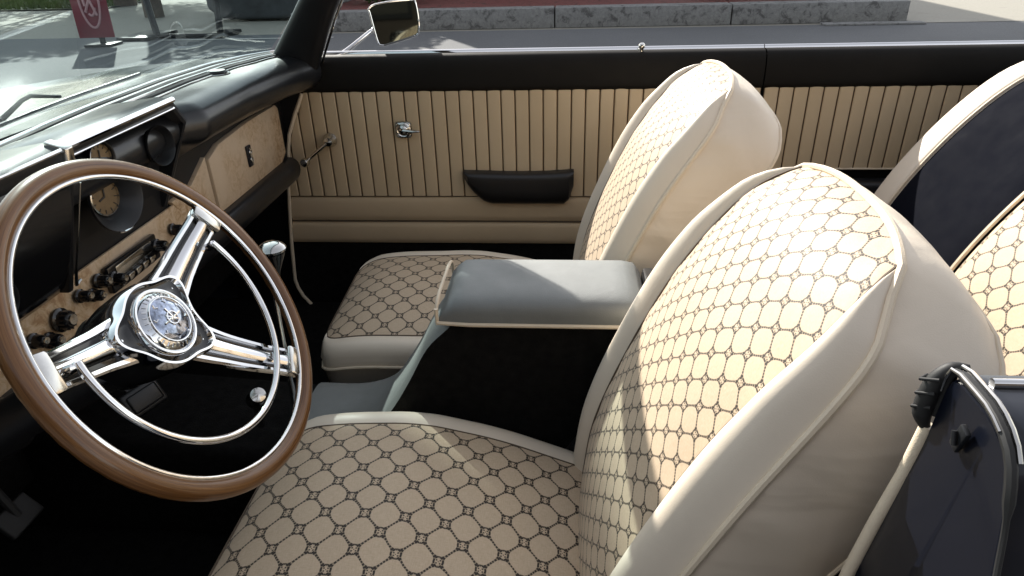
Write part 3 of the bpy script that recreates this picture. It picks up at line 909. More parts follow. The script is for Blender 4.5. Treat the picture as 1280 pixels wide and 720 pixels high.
# radio and knobs
def knob(y, z, r, x=FX + .012):
    g = MB(); ax = (1, 0, .08)
    g.lathe([(r, 0), (r, .004), (r * .78, .006), (r * .72, .018), (r * .6, .021), (.0005, .021)], (x, y, z), ax, 20, cap=False)
    for k in range(12):
        a = k * math.pi / 6
        g.tube([(x + .006, y + r * .76 * math.cos(a), z + r * .76 * math.sin(a)), (x + .018, y + r * .72 * math.cos(a), z + r * .72 * math.sin(a))], r * .09, n=5)
    g.build('control_knob', M['gloss'], dash)
    g = MB(); g.lathe([(r * .45, .021), (r * .42, .024), (.0005, .0245)], (x, y, z), ax, 16, cap=False); g.build('knob_cap', M['chromeworn'], dash)
for y, z, r in ((.785, .684, .012), (.812, .668, .013), (.845, .684, .019), (.898, .697, .0115), (.925, .684, .0115), (.948, .698, .013), (1.185, .690, .012), (1.215, .674, .010)): knob(y, z, r)
mb = MB(); mb.box(FX + .010, FX + .022, .965, 1.115, .664, .712, .003); mb.build('radio', M['gloss'], dash)
mb = MB()
rr = random.Random(3)
for k in range(5): mb.box(FX + .022, FX + .027, .985 + k * .0225, .985 + k * .0225 + .017, .668, .680, .0015)
mb.box(FX + .022, FX + .0235, .985, 1.095, .686, .706, .001)
mb.build('radio_buttons', M['chromeworn'], dash)
for y in (.973, 1.108):
    knob(y, .690, .0125, FX + .022)

# ------------------------------------------------------------------ body shell of the car
mb = MB()
hd = []
for x in np.linspace(-2.8, -.93, 30):
    row = []
    for y in np.linspace(.10, 1.90, 45):
        u = (y - 1.0) / .9
        zc = interp(x, [-2.8, -2.2, -1.63, -1.2, -.93], [.66, .735, .812, .872, .893])
        z = zc + .020 * (1 - u * u) + .012 * math.exp(-((abs(u) - .95) / .05) ** 2) - .03 * max(0, abs(u) - .97) / .03
        row.append((x, y, z))
    hd.append(row)
mb.grid(hd)
mb.build('bonnet', M['bonnet'], CAR, label='glossy dark bonnet seen through the windscreen')
mb = MB()     # cowl between bonnet and windscreen
rows = []
for y in np.linspace(.15, 1.86, 40):
    u = (y - 1.0) / .9
    rows.append([(-1.02, y, .905), (-.97, y, .900), (min(-.70, WB(y)) - .03, y, .902), (WB(y) - .004, y, .912), (WB(y) + .02, y, .9)])
mb.grid(rows); mb.build('cowl', M['bonnet'], CAR)
for sg in (1, -1):
    mb = MB(); rows = []
    for x in np.linspace(-.94, -.70 if sg > 0 else -.90, 12):
        zt = interp(x, [-.94, -.80, -.70], [.906, .914, .912])
        rows.append([(x, 1 + sg * (yy - 1), z) for yy, z in smooth_curve([(1.76, zt - .012), (1.80, zt - .004), (1.845, zt), (1.885, zt - .006), (1.90, zt - .022), (1.915, zt - .06)], 16)])
    mb.grid(rows); mb.build('wing_crest', M['bonnet'], CAR)
# outer skins of the side we look across
def skin(x0, x1, name, yo=1.90, parent=CAR):
    m2 = MB(); rows = []
    for x in np.linspace(x0, x1, 12):
        rows.append([(x, yy, z) for yy, z in ((yo - .012, .905), (yo + .0, .895), (yo + .035, .80), (yo + .07, .62), (yo + .06, .40), (yo + .02, .24))])
    m2.grid(rows); return m2.build(name, M['navy'], parent)
# passenger door
door = part('passenger_door', (-.2, 1.86, .15), 'closed passenger door with pleated beige trim')
DY = 1.83
skin(-.80, .50, 'door_skin', parent=door)
fx_z = [.12, .144, .20, .243, .372, .51, .60, .70, .76, .812]; fx_x = [-.70, -.79, -.83, -.838, -.826, -.808, -.795, -.773, -.745, -.716]
def frontx(z): return interp(z, fx_z, fx_x)
mb = MB(); mb.prism([(-.70, .125), (-.79, .144), (-.836, .22), (-.836, .30), (-.808, .51), (-.773, .70), (-.716, .82), (.50, .82), (.50, .125)], DY + .010, DY + .045); mb.build('door_inner', M['carpet'], door, smooth=False)
# pleats
PW = .0375
def pleats(x0, x1, z0, z1, y, name, parent, front=None, tilt=0):
    m2 = MB(); cols = []
    n = int(round((x1 - x0) / PW)); sub = 10
    zs = np.linspace(z0, z1, 10)
    rows = []; uvs = []
    for i in range(n * sub + 1):
        q = i / sub; f = q - math.floor(q)
        d = min(f, 1 - f)
        dep = .0045 * (1 - math.exp(-(d / .055) ** 2)) + .0007 * math.sin(math.pi * f) + .0004 * math.sin(q * 2.3)
        row = []; ur = []
        for z in zs:
            xx = x0 + q * PW
            if front is not None: xx = max(xx, front(z))
            row.append((xx, y - dep, z)); ur.append((xx / PW - x0 / PW, z))
        rows.append(row); uvs.append(ur)
    m2.grid(rows, uvs)
    return m2.build(name, M['pleat'], parent)
pleats(-.8125, .50, .522, .822, DY + .002, 'pleated_trim', door, front=lambda z: frontx(z) + .006)
mb = MB()
def band(z0, z1, x0f, x1, y, bul):
    rows = []
    for x in np.linspace(0, 1, 30):
        row = []
        for k in range(9):
            q = k / 8; z = z0 + (z1 - z0) * q
            xx = x0f(z) + (x1 - x0f(z)) * x
            row.append((xx, y - bul * math.sin(math.pi * q) ** .35, z))
        rows.append(row)
    return rows
mb.grid(band(.444, .519, lambda z: frontx(z) + .006, .50, DY + .003, .006))
mb.build('upper_trim_band', M['doorvinyl'], door)
mb = MB(); mb.grid(band(.372, .441, lambda z: frontx(z) + .006, .50, DY + .003, .007)); mb.build('lower_trim_band', M['doorvinyl'], door)
mb = MB(); mb.tube([(frontx(.5), DY - .001, .5205), (.50, DY - .001, .5205)], .0018, n=6); mb.tube([(frontx(.44), DY - .001, .4425), (.50, DY - .001, .4425)], .0018, n=6)
mb.build('trim_seam', M['seam'], door)
mb = MB(); mb.tube([(frontx(z), DY - .002, z) for z in np.linspace(.815, .16, 24)] + [(-.815, DY - .002, .148), (-.78, DY - .002, .143), (-.62, DY - .002, .142)], .0055, n=8); mb.build('door_welt', M['welt'], door)
# belt rail on top of the door, black, with a chrome strip
def belt(x0, x1, name, parent):
    m2 = MB(); rows = []
    for x in np.linspace(x0, x1, 30):
        rows.append([(x, yy, z) for yy, z in smooth_curve([(DY + .012, .812), (DY - .004, .818), (DY - .008, .84), (DY - .006, .88), (DY + .002, .902), (DY + .018, .910), (DY + .030, .908)], 18)])
    m2.grid(rows); return m2.build(name, M['belt'], parent, angle=60)
belt(-.79, .50, 'belt_rail', door)
def chrome_belt(x0, x1, parent):
    m2 = MB(); rows = []
    for x in np.linspace(x0, x1, 20):
        rows.append([(x, yy, z) for yy, z in ((DY + .029, .900), (DY + .029, .914), (DY + .034, .918), (DY + .044, .916), (DY + .050, .908), (DY + .052, .890))])
    m2.grid(rows); m2.build('belt_chrome', M['chrome'], parent, angle=60)
    m2 = MB(); m2.box(x0, x1, DY + .052, DY + .070, .885, .9065, .002); m2.build('window_seal', M['rubber'], parent)
chrome_belt(-.69, .50, door)
mb = MB(); mb.lathe([(.004, 0), (.0045, .006), (.008, .010), (.0085, .016), (.006, .020), (.0005, .0215)], (.190, DY + .014, .908), (0, 0, 1), 18, cap=False); mb.build('lock_button', M['chromeworn'], door)
# armrest pull
ar = smooth_curve([(-.285, .600), (-.20, .5975), (-.13, .596), (-.05, .5975), (.022, .602)], 24)
mb = MB(); rows = []
lo = lambda x: interp(x, [-.29, -.262, -.235, -.21, -.0, .004, .018, .026], [.585, .540, .512, .502, .502, .505, .530, .575])
for x, zt in ar:
    row = []
    zb = lo(x); e = min(1, max(.0, min((x + .290) / .015, (.027 - x) / .012))) ** .5
    for k in range(17):
        a = math.pi * k / 16
        zz = (zt + zb) / 2 + (zt - zb) / 2 * math.copysign(abs(math.cos(a)) ** .6, math.cos(a))
        row.append((x, DY - .002 - (.046 * e) * abs(math.sin(a)) ** .5 * (.75 + .25 * math.cos(a)), zz))
    rows.append(row)
mb.grid(rows); mb.add(rows[0], [list(range(17))]); mb.add(rows[-1], [list(range(17))])
mb.build('armrest', M['blackvinyl'], door)
# window crank
hy = DY - .004
mb = MB(); c0 = Vector((-.655, hy, .688)); c1 = Vector((-.722, hy - .030, .636))
mb.lathe([(.019, 0), (.020, .005), (.015, .013), (.012, .027), (.001, .030)], c0, (0, -1, 0), 20)
mb.tube([c0 + Vector((0, -.022, 0)), (c0 + c1) / 2 + Vector((0, -.016, 0)), c1], [.006, .0048, .0045], n=10)
mb.lathe([(.007, 0), (.012, .006), (.0125, .018), (.009, .024), (.001, .025)], c1, (0, -1, 0), 20)
mb.build('window_crank', M['chromeworn'], door)
mb = MB(); hc = Vector((-.444, hy, .716))
mb.obox(hc + Vector((0, -.003, 0)), (.022, 0, 0), (0, .004, 0), (0, 0, .022), .008, 4); mb.lathe([(.021, .005), (.021, .010), (.018, .012), (.012, .008)], hc, (0, -1, 0), 28)
mb.lathe([(.013, .006), (.013, .014), (.009, .018), (.001, .019)], hc, (0, -1, 0), 20)
mb.tube([hc + Vector((0, -.014, 0)), hc + Vector((.028, -.020, -.002)), hc + Vector((.046, -.018, -.002))], [.006, .004, .003], n=8)
mb.build('door_handle', M['chromeworn'], door)

# rear side panel
rsp = part('rear_side_panel', (.9, 1.86, .15))
skin(.505, 2.3, 'quarter_skin', parent=rsp)
mb = MB(); mb.box(.503, 1.75, DY + .008, DY + .05, .15, .82); mb.build('quarter_inner', M['carpet'], rsp, smooth=False)
pleats(.5075, 1.52, .602, .822, DY + .002, 'pleated_trim', rsp)
belt(.503, 1.75, 'belt_rail', rsp); chrome_belt(.502, 1.75, rsp)
mb = MB(); mb.tube([(.51, DY - .002, .600), (1.52, DY - .002, .600)], .003, n=6); mb.build('trim_piping', M['welt'], rsp)
mb = MB(); mb.prism([(.52, .50), (1.2, .50), (1.2, .575), (.52, .575)], DY - .05, DY + .006, .012, 3); mb.build('side_armrest', M['blackvinyl'], rsp)

mb = MB(); mb.box(-1.05, -.62, DY + .014, DY + .060, .12, .885, .01); mb.build('cowl_side', M['satin'], CAR)
mb = MB(); mb.box(-2.7, -.80, DY + .064, DY + .10, .12, .70, .02); mb.build('front_wing', M['navy'], CAR)

# windscreen pillar, frame and glass
ws = part('windscreen', (-.8, 1.0, .9))
mb = MB()
def pillar(side):
    rows = []
    for q in np.linspace(0, 1, 16):
        x = -.775 + .325 * q - .012 * math.sin(math.pi * q); z = .875 + .43 * q; y = 1.815 - .12 * q
        wx = interp(q, [0, .12, .3, 1], [.072, .066, .056, .034])
        row = []
        for k in range(20):
            a = 2 * math.pi * k / 20
            yy = y + .024 * math.copysign(abs(math.sin(a)) ** .7, math.sin(a))
            row.append((x + .045 + wx * math.copysign(abs(math.cos(a)) ** .7, math.cos(a)), yy if side > 0 else 2.0 - yy, z))
        rows.append(row)
    return rows
mb.grid(pillar(1), cv=True); mb.build('windscreen_pillar', M['satin'], ws, angle=60)
mb = MB(); mb.grid(pillar(-1), cv=True); mb.build('windscreen_pillar', M['satin'], ws, angle=60)
mb = MB()
mb.tube([(-.765 + .325 * q - .012 * math.sin(math.pi * q) + .045 + interp(q, [0, .12, .3, 1], [.072, .066, .056, .034]) + .002, 1.825 - .12 * q, .895 + .42 * q) for q in np.linspace(0, 1, 12)], .0032, n=8)
mb.build('pillar_chrome', M['chrome'], ws)
mb = MB()
for y in (1,):
    rows = []
    for yy in np.linspace(.31, 1.69, 24):
        u = (yy - 1) / .69; x = -.405 - .05 * (1 - u * u); z = 1.305 + .015 * (1 - u * u)
        rows.append([(x + .03 * math.cos(a), yy, z + .016 * math.sin(a)) for a in np.linspace(0, 2 * math.pi, 13)[:-1]])
    mb.grid(rows, cv=True)
mb.build('windscreen_header', M['satin'], ws)
mb = MB(); rows = []
for yq in np.linspace(-1, 1, 40):
    row = []
    for q in np.linspace(0, 1, 10):
        y = 1 + yq * (.81 - .12 * q); u = yq
        xb = WB(1 + yq * .81) ; xt = -.405 - .05 * (1 - u * u)
        row.append((xb + (xt - xb) * q, y, 0.918 + (1.31 - .918) * q))
    rows.append(row)
mb.grid(rows); mb.build('windscreen_glass', M['glass'], ws)
mb = MB(); mb.tube(arcpts(.004, .9225), .0062, n=8); mb.build('windscreen_chrome', M['chrome'], ws)
mb = MB(); mb.tube(arcpts(.0155, .920), .0052, n=8); mb.build('windscreen_seal', M['rubber'], ws)
# wiper
wi = part('wiper', (-1.0, 1.0, .92))
mb = MB(); mb.tube([(-.985, 1.12, .925), (-.982, 1.175, .945), (-.975, 1.19, .950), (-.955, 1.24, .938)], [.005, .004, .004, .003], n=8)
mb.tube([(-.985, 1.12, .925), (-.96, 1.00, .935), (-.93, .90, .945)], [.004, .003, .003], n=8); mb.build('wiper_arm', M['steel'], wi)
mb = MB(); mb.tube([(WB(y) - .028, y, .940) for y in np.linspace(.95, 1.45, 20)], .0035, n=6); mb.build('wiper_blade', M['steel'], wi)

# side mirror
mir = part('side_mirror', (-.52, 1.95, .9), 'chrome rimmed mirror standing on the passenger door')
MC = Vector((-.476, 1.975, .976))
mu = Vector((.93, .33, .02)).normalized(); mn = Vector((.21, -.95, .05)).normalized(); mv = mn.cross(mu) * -1
mv = mu.cross(mn); mv = mv if mv.z > 0 else -mv
outl = [(-.066, .036), (-.052, .046), (.0, .052), (.052, .052), (.062, .046), (.066, .0), (.062, -.030), (.050, -.041), (-.030, -.058), (-.044, -.058), (-.054, -.046)]
bm_o = smooth_curve(outl + [outl[0]], 60)[:-1]
mb = MB(); rows = []
for q, off in ((1.0, .004), (1.04, -.002), (1.05, -.012), (1.0, -.028), (.85, -.042), (.5, -.052), (.02, -.055)):
    rows.append([MC + mu * (a * q) + mv * (b * q) + mn * off for a, b in bm_o])
mb.grid(rows, cv=True); mb.build('mirror_housing', M['chrome'], mir, angle=60)
mb = MB(); mb.tube([MC + mu * a + mv * b + mn * .004 for a, b in bm_o], .0028, True, 8); mb.build('mirror_rim', M['chrome'], mir)
mb = MB(); mb.add([MC + mu * (a * .99) + mv * (b * .99) + mn * .003 for a, b in bm_o], [list(range(len(bm_o)))]); mb.build('mirror_glass', M['mirror'], mir, smooth=False)
mb = MB(); mb.tube([(-.625, 1.905, .895), (-.590, 1.925, .920), (-.545, 1.955, .952), (-.52, 1.985, .965)], [.009, .0065, .006, .006], n=10); mb.lathe([(.022, 0), (.020, .006), (.010, .012), (.008, .012)], (-.625, 1.905, .892), (0, .1, 1), 20)
mb.build('mirror_stalk', M['chrome'], mir)

# floor, firewall, tunnel, sill
mb = MB(); mb.box(-1.35, 1.4, .26, 1.86, .10, .16); mb.build('floor', M['carpet'], CAR, smooth=False)
mb = MB(); mb.prism([(-1.35, .12), (-1.30, .12), (-1.0, .30), (-.98, .88), (-1.06, .88), (-1.35, .45)], .24, 1.86); mb.build('firewall', M['carpet'], CAR, smooth=False)
mb = MB(); mb.prism([(-1.1, .16), (-1.1, .40), (-.9, .40), (-.5, .372), (.9, .36), (.9, .16)], .90, 1.13, .02, 3); mb.build('transmission_tunnel', M['carpet'], CAR)
mb = MB(); mb.box(-1.0, .9, .12, .26, .12, .30, .02, 3); mb.build('door_sill', M['navy'], CAR)
mb = MB(); mb.box(-1.05, -.86, .12, .25, .20, .88, .01); mb.build('kick_panel', M['carpet'], CAR)
mb = MB(); mb.box(-2.4, -1.02, .08, .16, .25, .86, .03, 3); mb.build('front_wing', M['navy'], CAR)
mb = MB(); bn = Vector((.80, -.30, .5)).normalized(); bu = Vector((.35, .93, 0)).normalized(); bv = bn.cross(bu)
mb.obox((-.715, .885, .505), bu * .036, bv * .024, bn * .008, .007, 4); mb.obox(Vector((-.715, .885, .505)) + bn * .009, bu * .028, bv * .016, bn * .002, .004, 3); mb.tube([(-.722, .885, .50), (-.80, .885, .60)], .008, n=8)
mb.build('under_dash_handle', M['satin'], CAR)
# pedals
for (x, y, z, w_, h_) in ((-.93, 1.13, .33, .036, .024), (-.93, .60, .30, .035, .025)):
    pd = MB(); nv = Vector((.8, 0, .6)).normalized(); vv = Vector((-.6, 0, .8)).normalized()
    pd.obox((x, y if y < 1 else .78, z), nv * .006, (0, w_, 0), vv * h_, .004, 3)
    pd.tube([(x, y if y < 1 else .78, z), (x - .10, y if y < 1 else .78, z + .30)], .008, n=8)
    pd.build('pedal', M['rubber'], CAR)

# rear seat
rs = part('rear_seat', (1.0, 1.0, .2))
RP = smooth_curve([(.70, .40), (.715, .50), (.765, .63), (.84, .755), (.925, .855), (1.00, .905), (1.06, .90)], 30)
def rear(y0, y1, bul, name, mat, uv=False, ex=1.0, dx=0, rnd=.45):
    m2 = MB(); rows = []; uvs = []
    L = np.r_[0, np.cumsum(np.linalg.norm(np.diff(RP, axis=0), axis=1))]
    for i in range(len(RP)):
        a = RP[max(0, i - 1)]; b = RP[min(len(RP) - 1, i + 1)]; t = (b - a) / np.linalg.norm(b - a); n = (-t[1], t[0])
        row = []; ur = []
        for j in range(17):
            u = -1 + j / 8; y = (y0 + y1) / 2 + u * (y1 - y0) / 2
            o = dx + bul * (1 - abs(u) ** (2 / rnd)) ** .5 if abs(u) < 1 else dx
            row.append((RP[i][0] + n[0] * o, y, RP[i][1] + n[1] * o)); ur.append((y, L[i]))
        rows.append(row); uvs.append(ur)
    m2.grid(rows, uvs if uv else None); return m2.build(name, mat, rs)
rear(1.545, 1.625, .012, 'outer_bolster', M['vinyl'])
rear(1.24, 1.545, .006, 'plain_panel', M['navyvinyl'])
rear(.62, 1.225, .030, 'patterned_panel', M['fabric'], True, rnd=.35)
rear(.30, .62, .006, 'plain_panel', M['navyvinyl'])
mb = MB(); P_ = [(x - .004, 1.548, z + .003) for x, z in RP]; mb.tube(P_, .003, n=6); mb.build('piping', M['welt'], rs)
mb = MB(); P_ = [(x - .004, 1.232, z + .003) for x, z in RP]; mb.tube(P_, .0045, n=6); mb.build('piping', M['welt'], rs)
mb = MB(); mb.box(.42, .80, .45, 1.60, .22, .44, .04, 4); mb.build('rear_cushion', M['navyvinyl'], rs)
mb = MB(); mb.box(1.10, 2.3, .19, 1.81, .62, .865, .03, 3); mb.build('rear_deck', M['navy'], CAR)
# near rear quarter with latch, striker and welt
q = part('rear_quarter', (.6, .3, .2), 'dark blue rear quarter with open door jamb')
bodycs = smooth_curve([(.412, .12), (.412, .35), (.412, .60), (.412, .78), (.412, .86), (.412, .895), (.411, .914), (.404, .9195), (.385, .920), (.362, .919), (.340, .910), (.326, .893), (.308, .85), (.275, .78), (.235, .68), (.190, .50), (.185, .30), (.20, .14)], 160)
def jx(z): return interp(z, [.12, .50, .72, .86, .93], [.245, .238, .246, .266, .270])
rows = []
for k, x in enumerate(list(np.linspace(0, .02, 4)) + list(np.linspace(.04, 1.9, 14))):
    rows.append([(jx(z) + x, 0.295 + (y_c - .295) * (1 - .02 * max(0, 1 - x / .012)), z - (.004 * max(0, 1 - x / .012))) for y_c, z in bodycs])
mb = MB(); mb.grid(rows); mb.add(rows[0], [list(range(len(rows[0])))])
mb.build('quarter_body', M['navy'], q, angle=50)
mb = MB(); mb.tube([(x, .394, .9215) for x in np.linspace(.286, 2.1, 20)], .0036, n=10)
mb.build('belt_chrome', M['chrome'], q)
mb = MB(); mb.tube([(.268, .415, .868), (.262, .415, .82), (.2525, .415, .77), (.243, .415, .71), (.236, .415, .62), (.232, .415, .45), (.232, .415, .25)], .0056, n=10); mb.build('door_welt', M['welt'], q)
mb = MB(); fe = [(jx(z) + .001, yy, z + .003) for yy, z in bodycs if z > (.80 if yy < .40 else .875)]
mb.tube(fe, [.0036 if 4 < k < len(fe) - 8 else .002 for k in range(len(fe))], n=8)
mb.tube(smooth_curve([(.282, .414, .920), (.272, .416, .918), (.265, .417, .908), (.262, .417, .893), (.262, .417, .878), (.267, .415, .864)], 24), [float(np.interp(k, [0, 4, 10, 18, 23], [.0025, .005, .0068, .0068, .003])) for k in range(24)], n=16)
for dz in (.0, .012, .024): mb.tube([(.262, .4095, .912 - dz), (.2535, .417, .908 - dz), (.262, .4245, .906 - dz)], .0014, n=8)
mb.build('jamb_seal', M['rubber'], q)
top = [p for p in fe if p[1] < .4135 and p[2] > .90]
mb = MB(); mb.tube([(p[0] + .004, p[1], p[2] + .0038) for p in top], .0016, n=6)
mb.tube([(p[0] - .003, p[1], p[2] + .0015) for p in top[:-2]], .0013, n=6)
mb.build('seal_chrome', M['chromeworn'], q)
mb = MB(); mb.obox((.263, .372, .892), (.002, 0, 0), (0, .0045, .0015), (0, -.003, .010), .0012); mb.tube([(.259, .374, .897), (.259, .370, .888)], .0018, n=10)
mb.build('door_striker', M['steel'], q)

# ================================================================== THE STREET
def sheet(name, x0, x1, y0, y1, z, mat, kind='structure'):
    mb = MB(); nx, ny = 12, 12
    mb.grid([[(x, y, z) for y in np.linspace(y0, y1, ny)] for x in np.linspace(x0, x1, nx)])
    o = mb.build(name, mat, None, smooth=False); tag(o, kind=kind); return o
sheet('ground', -300, 300, -300, 300, -.012, M['pave'])
sheet('road', -8.6, 60, -30, 9.44, -.004, M['asphalt'])
sheet('pavement', 4.35, 60, 9.44, 40, .0, M['pave'])
mb = MB(); mb.box(3.2, 4.42, 9.30, 9.48, -.004, .02, .006); tag(mb.build('kerb_ramp', M['kerb'], smooth=False), kind='structure')
# planter wall
pl = empty('planter_wall', (.6, 9.8, 0)); tag(pl, 'low weathered concrete planter wall along the far edge of the street', 'planter wall')
blk = [-3.75, -.17, 2.12, 4.33]
for i in range(3):
    mb = MB(); mb.box(blk[i] + .008, blk[i + 1] - .008, 9.62, 9.92, -.01, .240, .012); mb.build('wall_block', M['kerb'], pl)
mb = MB(); mb.box(4.02, 4.33, 9.925, 13.0, -.01, .240, .012); mb.box(-3.75, -3.45, 9.925, 13.0, -.01, .240, .012); mb.build('wall_return', M['kerb'], pl)
mb = MB(); mb.grid([[(x, y, .215 + .02 * rng.random()) for y in np.linspace(9.90, 13, 14)] for x in np.linspace(-3.46, 4.03, 50)]); mb.build('mulch', M['soil'], pl)
# shrubs in the planter
def leafcloud(mb, c, rad, n, size, rs_):
    for _ in range(n):
        d = Vector((rs_.gauss(0, 1), rs_.gauss(0, 1), rs_.gauss(0, 1))).normalized() * (rs_.random() ** .4)
        p = Vector(c) + Vector((d.x * rad[0], d.y * rad[1], d.z * rad[2]))
        a = Vector((rs_.gauss(0, 1), rs_.gauss(0, 1), rs_.gauss(0, .6))).normalized(); b = a.orthogonal().normalized()
        b = (b * math.cos(rs_.random() * 6) + a.cross(b) * math.sin(rs_.random() * 6))
        l = size * rs_.uniform(.7, 1.3)
        mb.add([p - a * l, p + b * l * .4, p + a * l, p - b * l * .4], [(0, 1, 2, 3)])
shr = []
for k, (x, y, r) in enumerate(((2.3, 10.7, .62), (3.35, 10.7, .55), (-2.75, 10.9, .55))):
    root = empty('shrub', (x, y, .2))
    tag(root, ['dark leafy shrub in the planter nearer its middle', 'dark leafy shrub at the end of the planter by the pale pavement', 'dark leafy shrub in the planter behind the car mirror'][k], 'shrub', 'shrubs in the planter')
    rs_ = random.Random(k)
    mb = MB(); leafcloud(mb, (x, y, .2 + r * .75), (r * 1.2, r * .8, r * .7), 2600, .045, rs_); mb.build('foliage', M['leaf'], root, smooth=False)
    mb = MB()
    for j in range(5):
        a = j * 1.3; mb.tube([(x, y, .2), (x + .12 * math.cos(a), y + .12 * math.sin(a), .5), (x + .3 * math.cos(a), y + .3 * math.sin(a), .9)], [.02, .014, .008], n=6)
    mb.build('stem', M['bark'], root)
# single storey building out of view, added to cast shade over the street
bl = empty('shade_building', (0, 14, 0)); tag(bl, 'low plain rendered building added out of view behind the planter to shade the street', 'building')
mb = MB(); mb.box(-4.0, 1.9, 13.3, 19, 0, 4.25); mb.build('wall', M['render'], bl, smooth=False)
mb = MB(); mb.box(-4.15, 2.05, 13.1, 19.1, 4.25, 4.45, .02); mb.build('roof', M['greyblock'], bl)
for x in (-3.4, -1.6):
    mb = MB(); mb.box(x, x + 1.5, 13.27, 13.36, .9, 2.5, .01); wo = mb.build('window', M['steel'], bl)
    mb = MB(); mb.box(x + .08, x + 1.42, 13.262, 13.268, .98, 2.42); mb.build('pane', M['gloss'], wo)
mb = MB(); mb.box(.55, 1.45, 13.27, 13.36, 0, 2.2, .01); mb.build('door', M['steel'], bl)

# sign board on its stand
sg = empty('sign_board', (-5.88, 8.62, 0)); tag(sg, 'maroon sign board with a pale round emblem on a dark stand', 'sign')
mb = MB(); mb.obox((-5.87, 8.62, .60), (.215, .024, 0), (0, .012, 0), (.02, 0, .50), .006); mb.build('board', M['maroon'], sg)
mb = MB(); c = Vector((-5.855, 8.604, .56)); ux = Vector((.994, .11, 0)); uz = Vector((.04, 0, 1))
def em(r1, r2, a0=0, a1=2 * math.pi, t=.014): mb.tube([c + ux * (r1 * math.cos(a)) + uz * (r2 * math.sin(a)) + Vector((0, -.004, 0)) for a in np.linspace(a0, a1, 33)], t, n=6)
em(.12, .34); 
for a0 in (0, 2.1, 4.2): em(.065, .2, a0, a0 + 1.5, .014)
mb.tube([c + ux * -.07 + uz * -.16, c + ux * .02 + uz * .02, c + ux * -.03 + uz * .2], .016, n=6)
mb.tube([c + ux * .06 + uz * -.2, c + ux * .0 + uz * .0, c + ux * .07 + uz * .16], .016, n=6)
mb.build('emblem', M['pinkink'], sg)
mb = MB(); mb.tube([(-5.86, 8.66, 0), (-5.86, 8.66, 1.0)], .035, n=10); mb.box(-6.02, -5.70, 8.5, 8.82, 0, .03, .008); mb.build('stand', M['steel'], sg)
# dark metal frame beside it
fr = empty('metal_stand', (-5.0, 9.4, 0)); tag(fr, 'dark metal frame with two legs and flat foot bars on the asphalt', 'stand')
mb = MB(); mb.tube([(-5.50, 9.30, .02), (-5.56, 9.34, .5), (-5.66, 9.4, 1.3)], .045, n=8); mb.build('leg', M['steel'], fr)
mb = MB(); mb.tube([(-4.62, 9.30, .02), (-4.60, 9.34, .5), (-4.58, 9.4, 1.3)], .045, n=8); mb.build('leg', M['steel'], fr)
mb = MB(); mb.box(-5.7, -4.5, 9.22, 9.30, .0, .05, .01); mb.box(-5.9, -5.45, 9.0, 9.75, .0, .045, .01); mb.box(-4.75, -4.5, 9.1, 9.7, .0, .045, .01); mb.build('foot_bar', M['steel'], fr)
mb = MB(); mb.box(-5.75, -4.5, 9.38, 9.44, 1.25, 1.33, .01); mb.build('top_bar', M['steel'], fr)
# dark block behind the stand
mb = MB(); mb.prism([(-5.6, .18), (-5.35, 0.02), (-3.7, .02), (-3.7, 1.1), (-5.6, 1.1)], 11.0, 12.2, .06, 4)
o = mb.build('stone_block', M['greyblock'], loc=(-4.6, 11.6, 0)); tag(o, 'long dark stone block standing behind the metal frame', 'stone block')
# paint lines and left side surfaces
sheet('lane_line', -5.3, -3.0, 9.02, 9.07, .001, M['whitepaint'])
# grass strip and trees to the left
sheet('lawn', -40, -8.9, 13.5, 30, .01, simple('turf', (.05, .065, .02), .9, var=.4, vs=1))
mb = MB(); rs_ = random.Random(5)
for _ in range(9000):
    x = rs_.uniform(-14.5, -9.0); y = rs_.uniform(13.6, 18); h = rs_.uniform(.05, .14); a = rs_.random() * 6.28
    d = Vector((math.cos(a), math.sin(a), 0)) * .012; l = Vector((rs_.gauss(0, .03), rs_.gauss(0, .03), h))
    p = Vector((x, y, .01)); mb.add([p - d, p + d, p + l], [(0, 1, 2)])
tag(mb.build('grass', M['grass'], smooth=False), kind='stuff')
def tree(x, y, h, cr, seed, label, n=9000, group='street trees'):
    root = empty('tree', (x, y, 0)); tag(root, label, 'tree', group)
    rs_ = random.Random(seed)
    mb = MB(); mb.tube([(x, y, 0), (x + .05, y, h * .25), (x - .05, y + .05, h * .55), (x, y, h * .8)], [.22, .16, .12, .04], n=12)
    cs = []
    for k in range(9):
        a = k * 2.4 + rs_.random(); rr = cr * rs_.uniform(.35, .75); hz = h * rs_.uniform(.55, .92)
        e = (x + rr * math.cos(a), y + rr * math.sin(a), hz); cs.append(e)
        mb.tube([(x, y, h * rs_.uniform(.3, .5)), ((x + e[0]) / 2, (y + e[1]) / 2, hz * .85), e], [.08, .05, .02], n=7)
    mb.build('trunk', M['bark'], root)
    mb = MB()
    for e in cs: leafcloud(mb, e, (cr * .42, cr * .42, cr * .32), n // 9, .09, rs_)
    mb.build('crown', M['leaf'], root, smooth=False)
tree(-12.5, 19, 7, 2.8, 11, 'leafy tree on the lawn beyond the sign board')

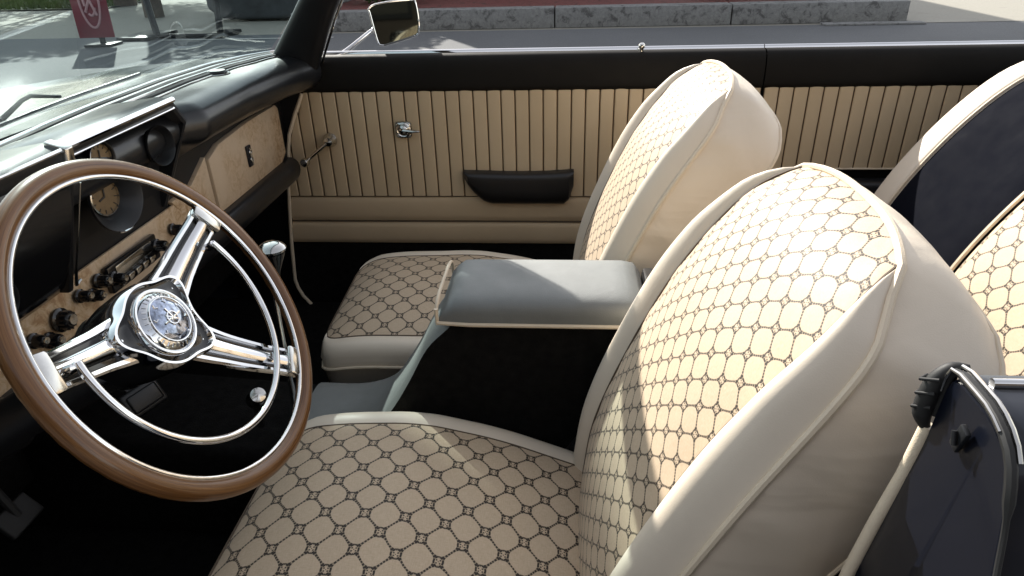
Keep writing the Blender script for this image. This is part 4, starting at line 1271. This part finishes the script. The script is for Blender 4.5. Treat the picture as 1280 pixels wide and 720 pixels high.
tree(-8.9, 14.2, 3.9, 2.3, 21, 'leafy tree added beyond the end of the low building to shade the street', n=14000)  # added to throw shade over the left part of the street
tree(-6.3, 14.3, 4.0, 2.3, 22, 'leafy tree added between the low building and the other trees to shade the street', n=14000)  # also added, a second caster for the street's left shade
# brick building added on the near side to darken what mirror and chrome reflect
bb = empty('reflection_building', (0, -12, 0)); tag(bb, 'dark brick building added out of view on the near side to darken reflections', 'building')
mb = MB(); mb.box(-14, 14, -16, -10, 0, 7.5); mb.build('wall', stained('dark_brick', (.018, .013, .010), (.026, .018, .014), (.012, .009, .007), .55, .7, 3), bb, smooth=False)
for x in range(-12, 13, 4):
    mb = MB(); mb.box(x, x + 1.6, -10.02, -9.95, 1.0, 3.0, .01); wo = mb.build('window', M['steel'], bb)
    mb = MB(); mb.box(x + .1, x + 1.5, -9.945, -9.935, 1.1, 2.9); mb.build('pane', M['gloss'], wo)

def shade_tree():  # added tree; its leaf tufts sit on sun rays to shade the driver's cushion
    root = empty('tree', (-7.0, 11.9, 0)); tag(root, 'tall slender tree added beyond the planter with leaf tufts that shade the driver cushion', 'tree', 'street trees')
    x, y = -7.0, 11.9
    rs_ = random.Random(77)
    def on(t, px, py): return Vector((px, py, .50)) + S * t
    c = [on(13.4, -.13, .50), on(13.4, -.34, .58), on(13.6, -.33, .80), on(13.3, -.06, .64)]
    rads = [(.27, .16, .10), (.20, .16, .10), (.13, .08, .05), (.16, .13, .08)]
    c += [Vector((x + 1.9, y + .6, 11.4)), Vector((x - 2.4, y + .5, 9.0)), Vector((x + .2, y + .2, 12.6))]
    rads += [(.5, .5, .35)] * 3
    mb = MB(); mb.tube([(x, y, 0), (x + .06, y, 3), (x - .05, y + .05, 6), (x, y, 10.8)], [.16, .12, .09, .03], n=12)
    for e in c:
        mb.tube([(x, y, e.z - 1.2), ((x + e.x) / 2, (y + e.y) / 2, e.z - .5), tuple(e)], [.045, .03, .012], n=7)
    mb.build('trunk', M['bark'], root)
    mb = MB()
    for e, r in zip(c, rads): leafcloud(mb, e, r, 1700, .05, rs_)
    mb.build('crown', M['leaf'], root, smooth=False)
shade_tree()
